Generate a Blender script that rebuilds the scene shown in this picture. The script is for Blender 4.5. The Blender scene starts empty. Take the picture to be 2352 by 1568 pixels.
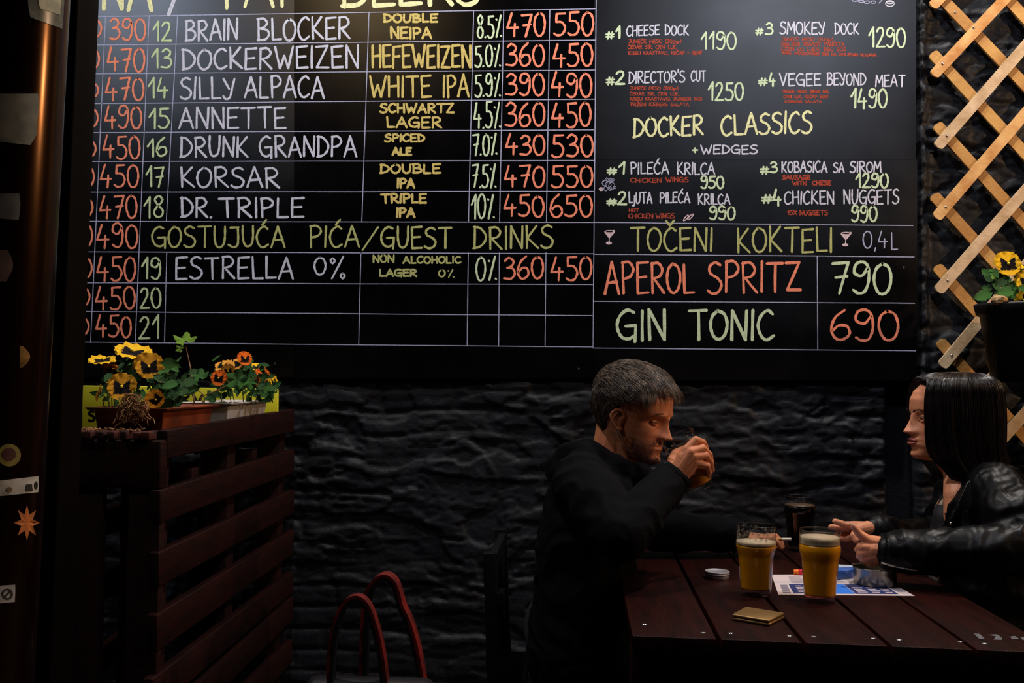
import bpy, bmesh, math, random
import numpy as np
from mathutils import Vector, Matrix, noise as mnoise

# ------------------------------------------------------------------ camera, world, lamps, exposure
SC = bpy.context.scene
COL = SC.collection
F_PX = 35.0 / 36.0 * 2352.0
CAM = Vector((0, 0, 1.22))
CR = Matrix.Rotation(math.radians(3.5), 3, 'Z') @ Matrix.Rotation(math.radians(90 + 2.1), 3, 'X') @ Matrix.Rotation(math.radians(0.7), 3, 'Z')
D = 3.40                                  # the painted wall stands at y = D
cam_d = bpy.data.cameras.new('camera'); cam_d.lens = 35; cam_d.sensor_width = 36; cam_d.clip_start = 0.02
cam = bpy.data.objects.new('camera', cam_d); COL.objects.link(cam)
cam.matrix_world = Matrix.Translation(CAM) @ CR.to_4x4()
SC.camera = cam
SC.view_settings.view_transform = 'Standard'; SC.view_settings.look = 'None'
SC.view_settings.gamma = 1.0; SC.view_settings.exposure = 0.0
SC.view_settings.use_curve_mapping = False

def ray(px, py):
    return (CR @ Vector(((px - 1176) / F_PX, -(py - 784) / F_PX, -1)))
def P(px, py, Y):                         # point on the vertical plane y = Y
    d = ray(px, py); return CAM + d * ((Y - CAM.y) / d.y)
def T(px, py, z=0.75):                    # point on the level plane at height z
    d = ray(px, py); return CAM + d * ((z - CAM.z) / d.z)

world = bpy.data.worlds.new('night_sky'); SC.world = world; world.use_nodes = True
world.node_tree.nodes['Background'].inputs[0].default_value = (0.35, 0.42, 0.75, 1)
world.node_tree.nodes['Background'].inputs[1].default_value = 0.0022

def lamp(px, py, off, power, col, size, spot=150):
    w = P(px, py, D); k = (D + off) / D
    loc = CAM + (w - CAM) * k; loc.y = D - off
    l = bpy.data.lights.new('flood_lamp', 'SPOT'); l.energy = power; l.color = col; l.shadow_soft_size = size
    l.spot_size = math.radians(spot); l.spot_blend = 0.5
    o = bpy.data.objects.new('flood_lamp', l); COL.objects.link(o); o.location = loc
    tgt = Vector((loc.x * 0.8, D, 1.3))
    o.rotation_euler = (tgt - loc).to_track_quat('-Z', 'Y').to_euler()
    return o
def wall_lamp(x, off, z, power, col, size, zt=1.0):
    l = bpy.data.lights.new('flood_lamp', 'SPOT'); l.energy = power; l.color = col; l.shadow_soft_size = size
    l.spot_size = math.radians(160); l.spot_blend = 0.6
    o = bpy.data.objects.new('flood_lamp', l); COL.objects.link(o); o.location = (x, D - off, z)
    o.rotation_euler = (Vector((x * .8, D, zt)) - o.location).to_track_quat('-Z', 'Y').to_euler()
lamp(285, -40, 2.15, 46, (0.70, 0.80, 1.0), 0.045)
lamp(842, -22, 2.10, 20, (1.0, 0.70, 0.36), 0.03)
lamp(1800, -10, 2.15, 54, (0.78, 0.83, 1.0), 0.06)
wall_lamp(-0.75, 1.0, 3.85, 165, (1.0, 0.95, 0.90), 0.05)
wall_lamp(1.25, 0.72, 3.85, 215, (1.0, 0.92, 0.84), 0.05)
wall_lamp(2.9, 1.25, 2.35, 120, (1.0, 0.62, 0.34), 0.03)      # amber lamp added out of view at the right, brightens beer, faces and slats
bpy.data.objects['flood_lamp.005'].rotation_euler = (Vector((0.3, 2.2, 1.0)) - bpy.data.objects['flood_lamp.005'].location).to_track_quat('-Z', 'Y').to_euler()

# ------------------------------------------------------------------ helpers
random.seed(7); rng = np.random.RandomState(11)
def lin(c):
    return tuple(((v / 255) / 12.92 if v / 255 <= 0.04045 else ((v / 255 + 0.055) / 1.055) ** 2.4) for v in c)
def mat(name, col, rough=0.6, metal=0.0, spec=0.5, var=0.0, vscale=20, bump=0.0, bscale=60, stretch=(1, 1, 1), sss=0.0, sssr=(1, .4, .2), sscale=0.01, coat=0.0, srgb=True, col2=None, trans=0.0):
    m = bpy.data.materials.new(name); m.use_nodes = True
    nt = m.node_tree; b = nt.nodes['Principled BSDF']
    c = lin(col) if srgb else col
    b.inputs['Base Color'].default_value = (*c, 1); b.inputs['Roughness'].default_value = rough
    b.inputs['Metallic'].default_value = metal; b.inputs['Specular IOR Level'].default_value = spec
    if coat: b.inputs['Coat Weight'].default_value = coat; b.inputs['Coat Roughness'].default_value = 0.15
    if sss:
        b.inputs['Subsurface Weight'].default_value = sss; b.inputs['Subsurface Radius'].default_value = sssr; b.inputs['Subsurface Scale'].default_value = sscale
    tc = nt.nodes.new('ShaderNodeTexCoord'); mp = nt.nodes.new('ShaderNodeMapping'); mp.inputs['Scale'].default_value = stretch
    nt.links.new(tc.outputs['Object'], mp.inputs[0])
    n = nt.nodes.new('ShaderNodeTexNoise'); n.inputs['Scale'].default_value = vscale; n.inputs['Detail'].default_value = 5
    nt.links.new(mp.outputs[0], n.inputs['Vector'])
    cr = nt.nodes.new('ShaderNodeValToRGB')
    c2 = (lin(col2) if srgb else col2) if col2 else tuple(v * (1 - var) for v in c)
    cr.color_ramp.elements[0].position = 0.35; cr.color_ramp.elements[1].position = 0.65
    cr.color_ramp.elements[0].color = (*c2, 1); cr.color_ramp.elements[1].color = (*c, 1)
    nt.links.new(n.outputs[0], cr.inputs[0]); nt.links.new(cr.outputs[0], b.inputs['Base Color'])
    if bump:
        n2 = nt.nodes.new('ShaderNodeTexNoise'); n2.inputs['Scale'].default_value = bscale; n2.inputs['Detail'].default_value = 6
        nt.links.new(mp.outputs[0], n2.inputs['Vector'])
        bp = nt.nodes.new('ShaderNodeBump'); bp.inputs['Strength'].default_value = min(1, bump); bp.inputs['Distance'].default_value = 0.004 * max(1, bump)
        nt.links.new(n2.outputs[0], bp.inputs['Height']); nt.links.new(bp.outputs[0], b.inputs['Normal'])
    return m
def mesh(name, verts, faces, smooth=False):
    me = bpy.data.meshes.new(name); me.from_pydata([tuple(v) for v in verts], [], [tuple(f) for f in faces]); me.validate(); me.update()
    if smooth: me.polygons.foreach_set('use_smooth', [True] * len(me.polygons))
    return me
def thing(name, loc, label, cat, group=None):
    o = bpy.data.objects.new(name, None); COL.objects.link(o); o.location = loc; o.empty_display_size = 0.05
    o['label'] = label; o['category'] = cat
    if group: o['group'] = group
    return o
def wpar(o, parent):                      # meshes are in world coordinates: cancel the parent's place
    o.parent = parent
    if parent.type == 'EMPTY': o.matrix_parent_inverse = Matrix.Translation(-parent.location)
def obj(name, me, m, parent=None, label=None, cat=None, group=None, kind=None):
    o = bpy.data.objects.new(name, me); COL.objects.link(o)
    if m is not None and not me.materials: me.materials.append(m)
    if parent is not None: wpar(o, parent)
    if label: o['label'] = label
    if cat: o['category'] = cat
    if group: o['group'] = group
    if kind: o['kind'] = kind
    return o
class MB:
    def __init__(s): s.v = []; s.f = []
    def add(s, v, f):
        n = len(s.v); s.v += [Vector(a) for a in v]; s.f += [tuple(i + n for i in q) for q in f]; return s
    def hexa(s, p):                        # 8 corners: bottom 4 then top 4
        return s.add(p, [(0, 3, 2, 1), (4, 5, 6, 7), (0, 1, 5, 4), (1, 2, 6, 5), (2, 3, 7, 6), (3, 0, 4, 7)])
    def box(s, a, b):
        x0, y0, z0 = a; x1, y1, z1 = b
        return s.hexa([(x0, y0, z0), (x1, y0, z0), (x1, y1, z0), (x0, y1, z0), (x0, y0, z1), (x1, y0, z1), (x1, y1, z1), (x0, y1, z1)])
    def bar(s, p0, p1, w, h, up=Vector((0, 0, 1))):     # rectangular bar between two points
        p0 = Vector(p0); p1 = Vector(p1); d = (p1 - p0).normalized(); a = d.cross(up).normalized() * w / 2; b = a.cross(d).normalized() * h / 2
        return s.hexa([p0 - a - b, p0 + a - b, p1 + a - b, p1 - a - b, p0 - a + b, p0 + a + b, p1 + a + b, p1 - a + b])
    def tube(s, pts, rad, n=8, cap=True, closed=False):
        pts = [Vector(p) for p in pts]; m = len(pts)
        if not hasattr(rad, '__len__'): rad = [rad] * m
        base = len(s.v); prev = None
        for i, p in enumerate(pts):
            if closed: d = pts[(i + 1) % m] - pts[i - 1]
            else: d = pts[min(i + 1, m - 1)] - pts[max(i - 1, 0)]
            d.normalize()
            if prev is None: a = d.orthogonal().normalized()
            else: a = (prev - d * prev.dot(d)).normalized()
            prev = a; b = d.cross(a)
            for k in range(n):
                t = 2 * math.pi * k / n; s.v.append(p + (a * math.cos(t) + b * math.sin(t)) * rad[i])
        for i in range(m if closed else m - 1):
            j = (i + 1) % m
            for k in range(n):
                q = (k + 1) % n; s.f.append((base + i * n + k, base + i * n + q, base + j * n + q, base + j * n + k))
        if cap and not closed:
            s.f.append(tuple(base + k for k in range(n))[::-1]); s.f.append(tuple(base + (m - 1) * n + k for k in range(n)))
        return s
    def lathe(s, prof, origin=(0, 0, 0), axis=(0, 0, 1), n=32, cap0=False, cap1=False):
        origin = Vector(origin); q = Vector((0, 0, 1)).rotation_difference(Vector(axis)); base = len(s.v); m = len(prof)
        for r, z in prof:
            for k in range(n):
                t = 2 * math.pi * k / n; s.v.append(origin + q @ Vector((r * math.cos(t), r * math.sin(t), z)))
        for i in range(m - 1):
            for k in range(n):
                j = (k + 1) % n; s.f.append((base + i * n + k, base + i * n + j, base + (i + 1) * n + j, base + (i + 1) * n + k))
        if cap0: s.f.append(tuple(base + k for k in range(n))[::-1])
        if cap1: s.f.append(tuple(base + (m - 1) * n + k for k in range(n)))
        return s
    def capsule(s, p0, p1, r0, r1, n=14):
        p0 = Vector(p0); p1 = Vector(p1); d = p1 - p0; L = d.length
        if L < 1e-6: d = Vector((0, 0, 1)); L = 1e-6
        prof = []
        for i in range(6): a = math.radians(-88 + i * 16); prof.append((r0 * math.cos(a), r0 * math.sin(a)))
        for i in range(6): a = math.radians(8 + i * 16); prof.append((r1 * math.cos(a), L + r1 * math.sin(a)))
        return s.lathe(prof, p0, d.normalized(), n, True, True)
    def chain(s, pts, n=14):               # [(point, radius), ...]
        for (a, ra), (b, rb) in zip(pts[:-1], pts[1:]): s.capsule(a, b, ra, rb, n)
        return s
    def ell(s, c, rad, rot=None, n=20, m=12):
        R = (rot or Matrix.Identity(3)); c = Vector(c); prof = []
        base = len(s.v)
        for i in range(m + 1):
            a = -math.pi / 2 + math.pi * (i + 0.02) / (m + 0.04)
            for k in range(n):
                t = 2 * math.pi * k / n; s.v.append(c + R @ Vector((rad[0] * math.cos(a) * math.cos(t), rad[1] * math.cos(a) * math.sin(t), rad[2] * math.sin(a))))
        for i in range(m):
            for k in range(n):
                j = (k + 1) % n; s.f.append((base + i * n + k, base + i * n + j, base + (i + 1) * n + j, base + (i + 1) * n + k))
        s.f.append(tuple(base + k for k in range(n))[::-1]); s.f.append(tuple(base + m * n + k for k in range(n)))
        return s
    def mesh(s, name='m', smooth=False): return mesh(name, s.v, s.f, smooth)
    def build(s, name, m, parent=None, smooth=False, bevel=0, **kw):
        me = s.mesh(name, smooth)
        if bevel:
            bm = bmesh.new(); bm.from_mesh(me)
            bmesh.ops.bevel(bm, geom=[e for e in bm.edges if e.calc_face_angle(0) > 0.6], offset=bevel, segments=2, affect='EDGES', profile=0.5)
            bm.to_mesh(me); bm.free()
            me.polygons.foreach_set('use_smooth', [True] * len(me.polygons))
        o = obj(name, me, m, parent, **kw)
        return o
def remesh(mb, voxel, smooth=4, fac=0.5):
    me = mb.mesh('tmp'); o = bpy.data.objects.new('tmp', me); COL.objects.link(o)
    r = o.modifiers.new('r', 'REMESH'); r.mode = 'VOXEL'; r.voxel_size = voxel
    if smooth:
        sm = o.modifiers.new('s', 'SMOOTH'); sm.iterations = smooth; sm.factor = fac
    dg = bpy.context.evaluated_depsgraph_get(); dg.update()
    out = bpy.data.meshes.new_from_object(o.evaluated_get(dg)); bpy.data.objects.remove(o); bpy.data.meshes.remove(me)
    out.polygons.foreach_set('use_smooth', [True] * len(out.polygons))
    return out
def co(me):
    a = np.empty(len(me.vertices) * 3, dtype=np.float32); me.vertices.foreach_get('co', a); return a.reshape(-1, 3)
def join(meshes, name='joined'):
    V = []; Fc = []; n = 0
    for me in meshes:
        V.append(co(me)); Fc += [tuple(i + n for i in p.vertices) for p in me.polygons]; n += len(me.vertices)
    out = bpy.data.meshes.new(name); out.from_pydata(np.concatenate(V).tolist(), [], Fc); out.update()
    out.polygons.foreach_set('use_smooth', [True] * len(out.polygons)); return out
def vnoise(x, y, seed=0, octaves=1):      # smooth value noise on arrays
    out = np.zeros_like(x); amp = 1; tot = 0
    for o in range(octaves):
        r = np.random.RandomState(seed + o); g = r.rand(256, 256)
        xi = np.floor(x).astype(int); yi = np.floor(y).astype(int); fx = x - xi; fy = y - yi
        fx = fx * fx * (3 - 2 * fx); fy = fy * fy * (3 - 2 * fy)
        a = g[xi % 256, yi % 256]; b = g[(xi + 1) % 256, yi % 256]; c = g[xi % 256, (yi + 1) % 256]; d = g[(xi + 1) % 256, (yi + 1) % 256]
        out += amp * (a * (1 - fx) * (1 - fy) + b * fx * (1 - fy) + c * (1 - fx) * fy + d * fx * fy); tot += amp
        x = x * 2.03 + 7; y = y * 2.03 + 3; amp *= 0.5
    return out / tot
def cat(pts, k=6):                        # Catmull-Rom through points
    pts = [Vector(p) for p in pts]; out = []
    q = [pts[0] * 2 - pts[1]] + pts + [pts[-1] * 2 - pts[-2]]
    for i in range(1, len(q) - 2):
        for j in range(k):
            t = j / k; a, b, c, d = q[i - 1:i + 3]
            out.append(0.5 * ((2 * b) + (c - a) * t + (2 * a - 5 * b + 4 * c - d) * t * t + (3 * b - a - 3 * c + d) * t ** 3))
    out.append(pts[-1]); return out

# ------------------------------------------------------------------ setting: wall, floor
M = {}
M['plaster'] = mat('black_painted_plaster', (22, 24, 30), 0.55, var=0.35, vscale=9, bump=0.5, bscale=70, spec=0.2)
M['floor'] = mat('asphalt', (40, 38, 37), 0.85, var=0.4, vscale=8, bump=1, bscale=120)
def wall():
    st = 0.0065; xs = np.arange(-2.7, 2.7, st); zs = np.arange(0.0, 3.3, st)
    X, Z = np.meshgrid(xs, zs)
    h = 0.012 * vnoise(X * 2.1 + 40, Z * 3.2, 3, 3)
    # rows of bricks buried under thick plaster
    row = Z / 0.075 + 0.6 * vnoise(X * 3 + 30, Z * 3 + 30, 9, 2)
    fr = row - np.floor(row)
    off = (np.floor(row) % 2) * 0.5
    cx = X / 0.25 + off + 0.5 * vnoise(X * 4 + 60, Z * 5 + 20, 21, 2); fx = cx - np.floor(cx)
    jz = np.exp(-(np.minimum(fr, 1 - fr) / 0.13) ** 2); jx = np.exp(-(np.minimum(fx, 1 - fx) / 0.05) ** 2)
    amt = np.clip(vnoise(X * 1.7 + 20, Z * 2.5 + 80, 33, 2) * 2.2 - 0.55, 0, 1)
    h -= 0.007 * np.maximum(jz, 0.7 * jx) * amt
    # torn ridges and lips of the trowelled plaster
    for (sx, sz, s, a, sd) in ((6, 17, 0.018, 0.009, 51), (13, 34, 0.025, 0.006, 77), (3, 8, 0.012, 0.009, 91), (20, 46, 0.03, 0.004, 63)):
        n1 = vnoise(X * sx + 70 + 1.2 * vnoise(X * 6 + 9, Z * 6 + 9, sd + 5, 2), Z * sz + 50 + 2.5 * vnoise(X * 3 + 90, Z * 3, sd + 9, 2), sd, 2)
        step = 1 / (1 + np.exp(-(n1 - 0.52) / (s * 0.45)))
        m2 = np.clip(vnoise(X * 2.3 + sd, Z * 3.1 + 10, sd + 17, 2) * 3 - 1.0, 0, 1)
        h += a * step * m2
    h += 0.0016 * vnoise(X * 38 + 100, Z * 52 + 100, 5, 3)
    # ragged lip of plaster that runs beside the right edge of the menu board
    edge = xe + 0.014 * (vnoise(Z * 9 + 5, Z * 0 + 3, 13, 3) - 0.5)
    lip = np.exp(-((X - edge - 0.012) / 0.016) ** 2) * (Z > 1.15)
    h += lip * (0.020 + 0.030 * (vnoise(X * 60 + 50, Z * 40 + 50, 15, 2) - 0.4))
    # behind the board the wall is flat
    under = (X < edge) & (Z > zb)
    h = np.where(under, 0.0, h)
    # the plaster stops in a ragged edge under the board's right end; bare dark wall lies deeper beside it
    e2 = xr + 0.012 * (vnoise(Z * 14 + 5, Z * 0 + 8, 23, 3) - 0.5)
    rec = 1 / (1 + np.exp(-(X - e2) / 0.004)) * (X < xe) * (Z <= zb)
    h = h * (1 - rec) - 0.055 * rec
    Y = D - h
    ny, nx = X.shape; V = np.stack([X, Y, Z], -1).reshape(-1, 3)
    idx = np.arange(nx * ny).reshape(ny, nx)
    Fc = np.stack([idx[:-1, :-1], idx[:-1, 1:], idx[1:, 1:], idx[1:, :-1]], -1).reshape(-1, 4)
    me = bpy.data.meshes.new('wall_back'); me.from_pydata(V.tolist(), [], Fc.tolist()); me.update()
    me.polygons.foreach_set('use_smooth', [True] * len(me.polygons))
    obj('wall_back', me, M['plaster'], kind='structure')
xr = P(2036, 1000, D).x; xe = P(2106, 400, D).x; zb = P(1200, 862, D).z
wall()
MB().box((-4, -1.5, -0.1), (4, D + 0.05, 0)).build('floor', M['floor'], kind='structure')
# ------------------------------------------------------------------ the chalk menu board
YB = D - 0.034                            # face of the board
def board_mat(name, rough, spec, c=(6, 6, 8)):
    m = bpy.data.materials.new(name); m.use_nodes = True; nt = m.node_tree; nt.nodes.clear()
    o = nt.nodes.new('ShaderNodeOutputMaterial'); mx = nt.nodes.new('ShaderNodeMixShader'); df = nt.nodes.new('ShaderNodeBsdfDiffuse'); gl = nt.nodes.new('ShaderNodeBsdfGlossy'); gl.distribution = 'BECKMANN'
    tc = nt.nodes.new('ShaderNodeTexCoord'); n = nt.nodes.new('ShaderNodeTexNoise'); n.inputs['Scale'].default_value = 4; n.inputs['Detail'].default_value = 6; nt.links.new(tc.outputs['Object'], n.inputs['Vector'])
    cr = nt.nodes.new('ShaderNodeValToRGB'); cr.color_ramp.elements[0].position = .3; cr.color_ramp.elements[1].position = .75
    cr.color_ramp.elements[0].color = (*[v * .6 for v in lin(c)], 1); cr.color_ramp.elements[1].color = (*[v * 1.6 for v in lin(c)], 1)
    nt.links.new(n.outputs[0], cr.inputs[0]); nt.links.new(cr.outputs[0], df.inputs['Color'])
    rr = nt.nodes.new('ShaderNodeMapRange'); rr.inputs['To Min'].default_value = rough * .85; rr.inputs['To Max'].default_value = rough * 1.15
    nt.links.new(n.outputs[0], rr.inputs['Value']); nt.links.new(rr.outputs[0], gl.inputs['Roughness'])
    mx.inputs[0].default_value = spec; nt.links.new(df.outputs[0], mx.inputs[1]); nt.links.new(gl.outputs[0], mx.inputs[2]); nt.links.new(mx.outputs[0], o.inputs[0]); return m
M['board_l'] = board_mat('blackboard_satin', 0.35, 0.095)
M['board_m'] = board_mat('blackboard_satin_centre', 0.30, 0.035)
M['board_r'] = board_mat('blackboard_matt', 0.40, 0.075)
menu = thing('menu_board', (P(1200, 862, YB)), 'huge black chalk menu board of beers, burgers and cocktails hung on the wall', 'menu board')
def panel(x0, x1, y0, y1, m, g=0.0006, label=None):
    a = [P(x0, y1, YB), P(x1, y1, YB), P(x1, y0, YB), P(x0, y0, YB)]
    a[0].x += g; a[1].x -= g; a[2].x -= g; a[3].x += g
    b = [v + Vector((0, D - YB + 0.0005, 0)) for v in a]
    mb = MB(); mb.add(a + b, [(0, 1, 2, 3), (7, 6, 5, 4), (0, 4, 5, 1), (1, 5, 6, 2), (2, 6, 7, 3), (3, 7, 4, 0)])
    return mb.build('board_panel', m, menu, label=label)
panel(-60, 676, -190, 866, M['board_l']); panel(676, 1365, -190, 868, M['board_m'])
panel(1365, 2104, -190, 367, M['board_r']); panel(1365, 2107, 367.5, 872, M['board_r'])
def chalk(name, c, var=0.25): return mat(name, c, 0.9, spec=0.1, var=var, vscale=140)
CH = {'w': chalk('white_chalk', (200, 203, 222)), 'g': chalk('pale_green_chalk', (194, 214, 168)), 'o': chalk('coral_chalk', (238, 142, 114)),
      'y': chalk('yellow_chalk', (206, 186, 112)), 'a': chalk('mint_chalk', (200, 220, 184)), 'u': chalk('olive_chalk', (176, 180, 118)),
      'c': chalk('cream_chalk', (226, 228, 176)), 'l': chalk('blue_white_chalk', (168, 172, 205)), 'r': chalk('red_chalk', (178, 78, 60), 0.45), 'p': chalk('pink_chalk', (214, 190, 200))}
L = 'L'; C = 'C'
GL = {
'A': (.58, [(L, (0, 0), (.29, 1), (.58, 0)), (L, (.10, .34), (.50, .38))]),
'B': (.52, [(L, (.05, 0), (.05, 1)), (C, (0, .97), (.28, 1), (.44, .80), (.30, .60), (.06, .54)), (C, (.06, .54), (.42, .48), (.52, .26), (.36, .05), (0, .02))]),
'C': (.50, [(C, (.48, .88), (.32, 1), (.10, .82), (0, .48), (.10, .12), (.28, 0), (.50, .14))]),
'D': (.52, [(L, (.05, 0), (.05, 1)), (C, (0, .98), (.26, .93), (.50, .62), (.48, .32), (.28, .08), (0, 0))]),
'E': (.46, [(L, (.46, 1), (.03, .97), (.03, 0), (.46, .02)), (L, (.03, .50), (.38, .53))]),
'F': (.44, [(L, (.44, 1), (.03, .97), (.03, 0)), (L, (.03, .52), (.38, .54))]),
'G': (.58, [(C, (.50, .92), (.30, 1), (.08, .80), (0, .46), (.12, .12), (.34, .03), (.52, .14)), (L, (.26, .46), (.56, .48), (.54, -.06))]),
'H': (.50, [(L, (.03, 0), (.03, 1)), (L, (.47, 0), (.47, 1)), (L, (.03, .5), (.47, .54))]),
'I': (.10, [(L, (.04, 0), (.06, 1))]),
'J': (.46, [(L, (.08, .96), (.44, .98)), (C, (.40, .98), (.42, .40), (.38, .08), (.20, 0), (0, .12))]),
'K': (.50, [(L, (.04, 0), (.03, 1)), (L, (.44, 1), (.06, .46), (.50, 0))]),
'L': (.42, [(L, (.03, 1), (.04, .02), (.42, .03))]),
'M': (.62, [(L, (.0, 0), (.06, 1), (.31, .35), (.56, 1), (.62, 0))]),
'N': (.52, [(L, (.03, 0), (.03, 1), (.48, 0), (.50, 1))]),
'O': (.54, [(C, (.24, 1), (.06, .80), (0, .45), (.10, .10), (.28, 0), (.46, .16), (.54, .52), (.46, .86), (.24, 1))]),
'P': (.48, [(L, (.05, 0), (.04, 1)), (C, (.02, .98), (.30, 1), (.47, .78), (.34, .54), (.06, .46))]),
'Q': (.54, [(C, (.24, 1), (.06, .80), (0, .45), (.10, .10), (.28, 0), (.46, .16), (.54, .52), (.46, .86), (.24, 1)), (L, (.34, .22), (.54, -.06))]),
'R': (.52, [(L, (.05, 0), (.04, 1)), (C, (.02, .98), (.30, 1), (.46, .78), (.34, .56), (.07, .48)), (L, (.12, .48), (.52, 0))]),
'S': (.48, [(C, (.44, .92), (.26, 1), (.06, .86), (.10, .64), (.34, .50), (.48, .30), (.38, .06), (.16, 0), (0, .10))]),
'T': (.56, [(L, (0, .98), (.56, 1)), (L, (.30, .98), (.30, 0))]),
'U': (.50, [(C, (.03, 1), (.03, .45), (.10, .10), (.24, 0), (.40, .12), (.47, .45), (.48, 1))]),
'V': (.52, [(L, (0, 1), (.26, 0), (.52, 1))]),
'W': (.74, [(L, (0, 1), (.20, 0), (.37, .58), (.54, 0), (.74, 1))]),
'X': (.48, [(L, (0, 1), (.48, 0)), (L, (.48, 1), (0, 0))]),
'Y': (.50, [(L, (0, 1), (.26, .50)), (C, (.50, 1), (.40, .55), (.30, .10), (.12, 0), (0, .14))]),
'Z': (.50, [(L, (0, .97), (.48, 1), (.02, .03), (.50, .02))]),
'0': (.48, [(C, (.22, 1), (.05, .82), (0, .45), (.10, .10), (.24, 0), (.40, .12), (.48, .50), (.40, .88), (.22, 1))]),
'1': (.30, [(L, (0, .58), (.26, 1), (.24, 0))]),
'2': (.46, [(C, (.03, .80), (.16, .98), (.34, .95), (.38, .70), (.22, .36), (0, .02)), (L, (0, .02), (.46, .03))]),
'3': (.46, [(C, (.04, .86), (.20, 1), (.40, .86), (.34, .64), (.14, .54)), (C, (.14, .54), (.38, .50), (.46, .26), (.30, .04), (0, .06))]),
'4': (.50, [(L, (.18, 1), (0, .36), (.48, .38)), (L, (.34, .54), (.32, 0))]),
'5': (.46, [(L, (.44, .98), (.08, .96), (.07, .60)), (C, (.07, .60), (.32, .58), (.46, .32), (.34, .04), (.12, 0), (0, .08))]),
'6': (.46, [(C, (.34, 1), (.10, .74), (0, .34), (.10, .04), (.28, 0), (.45, .18), (.40, .44), (.20, .48), (.03, .30))]),
'7': (.46, [(L, (.02, .94), (.46, .98), (.20, 0)), (L, (.10, .50), (.42, .54))]),
'8': (.46, [(C, (.42, .84), (.26, 1), (.06, .84), (.20, .56), (.42, .30), (.36, .04), (.14, 0), (.02, .20), (.14, .46), (.34, .66), (.42, .84))]),
'9': (.46, [(C, (.40, .80), (.24, .56), (.03, .66), (.08, .94), (.28, 1), (.42, .82), (.44, .40), (.34, .06), (.16, 0), (.02, .10))]),
'%': (.46, [(L, (.40, 1), (.08, 0)), (L, (.06, .82), (.09, .80)), (L, (.42, .06), (.45, .04))]),
'&': (.66, [(L, (.60, 1), (.06, 0)), (C, (.10, .92), (.0, .80), (.10, .68), (.20, .80), (.10, .92)), (C, (.56, .24), (.46, .12), (.56, 0), (.66, .12), (.56, .24))]),
'#': (.64, [(L, (.14, 0), (.24, 1)), (L, (.42, .02), (.50, .98)), (L, (0, .66), (.64, .70)), (L, (0, .30), (.62, .34))]),
'+': (.60, [(L, (.30, .15), (.30, .95)), (L, (0, .55), (.60, .58))]),
'/': (.42, [(L, (0, -.05), (.42, 1))]),
'.': (.08, [(L, (.02, .0), (.05, .02))]), ',': (.10, [(L, (.07, .04), (.02, -.16))]), '-': (.30, [(L, (.02, .5), (.28, .5))]),
'(': (.18, [(C, (.18, 1.1), (.02, .7), (.02, .3), (.18, -.1))]), ')': (.18, [(C, (0, 1.1), (.16, .7), (.16, .3), (0, -.1))]),
"'": (.06, [(L, (.05, 1.12), (.02, .86))]), ' ': (.42, []),
'j': (.14, [(C, (.10, .50), (.12, -.05), (.02, -.25), (-.14, -.20)), (L, (.10, .66), (.11, .68))]),
'g': (.34, [(C, (.30, .5), (.12, .56), (.02, .3), (.12, .08), (.30, .2), (.32, .5), (.32, -.1), (.16, -.28), (.02, -.2))]), 'r': (.26, [(L, (.03, .5), (.03, 0)), (C, (.03, .34), (.14, .5), (.26, .46))])}
for a, b, dy in (('Č', 'C', 0), ('Ž', 'Z', 0)):
    w, s = GL[b]; GL[a] = (w, s + [(L, (w * .22, 1.30), (w * .5, 1.10), (w * .85, 1.32))])
w_, s_ = GL['C']; GL['Ć'] = (w_, s_ + [(L, (.24, 1.08), (.42, 1.32))])
zc = [0]
def ribbon(mb, pts, w, y0):
    """flat chalk stroke in picture units, carried on to the board's face"""
    zc[0] = (zc[0] + 1) % 9; yy = y0 - zc[0] * 0.00005
    pts = [Vector((p[0], p[1])) for p in pts]; n = len(pts); out = []
    for i, p in enumerate(pts):
        d = pts[min(i + 1, n - 1)] - pts[max(i - 1, 0)]
        if d.length < 1e-6: d = Vector((1, 0))
        d.normalize(); nn = Vector((-d.y, d.x))
        ww = w * (0.5 + 0.07 * math.sin(i * 1.7 + p.x * 0.3))
        if 0 < i < n - 1:
            a = (pts[i] - pts[i - 1]); b = (pts[i + 1] - pts[i])
            if a.length > 0 and b.length > 0:
                c = a.normalized().dot(b.normalized())
                ww = ww / max(0.55, math.sqrt(max(0.0, (1 + c) / 2)))
        out.append((p - nn * ww, p + nn * ww, d))
    base = len(mb.v)
    d0 = out[0][2]; d1 = out[-1][2]
    pl = [(pts[0] - d0 * w * .45 + (out[0][0] - pts[0]) * .5, pts[0] - d0 * w * .45 + (out[0][1] - pts[0]) * .5)] + [(a, b) for a, b, _ in out] + [(pts[-1] + d1 * w * .45 + (out[-1][0] - pts[-1]) * .5, pts[-1] + d1 * w * .45 + (out[-1][1] - pts[-1]) * .5)]
    for a, b in pl:
        mb.v.append(P(a.x, a.y, yy)); mb.v.append(P(b.x, b.y, yy))
    for i in range(len(pl) - 1): mb.f.append((base + 2 * i, base + 2 * i + 1, base + 2 * i + 3, base + 2 * i + 2))
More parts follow.
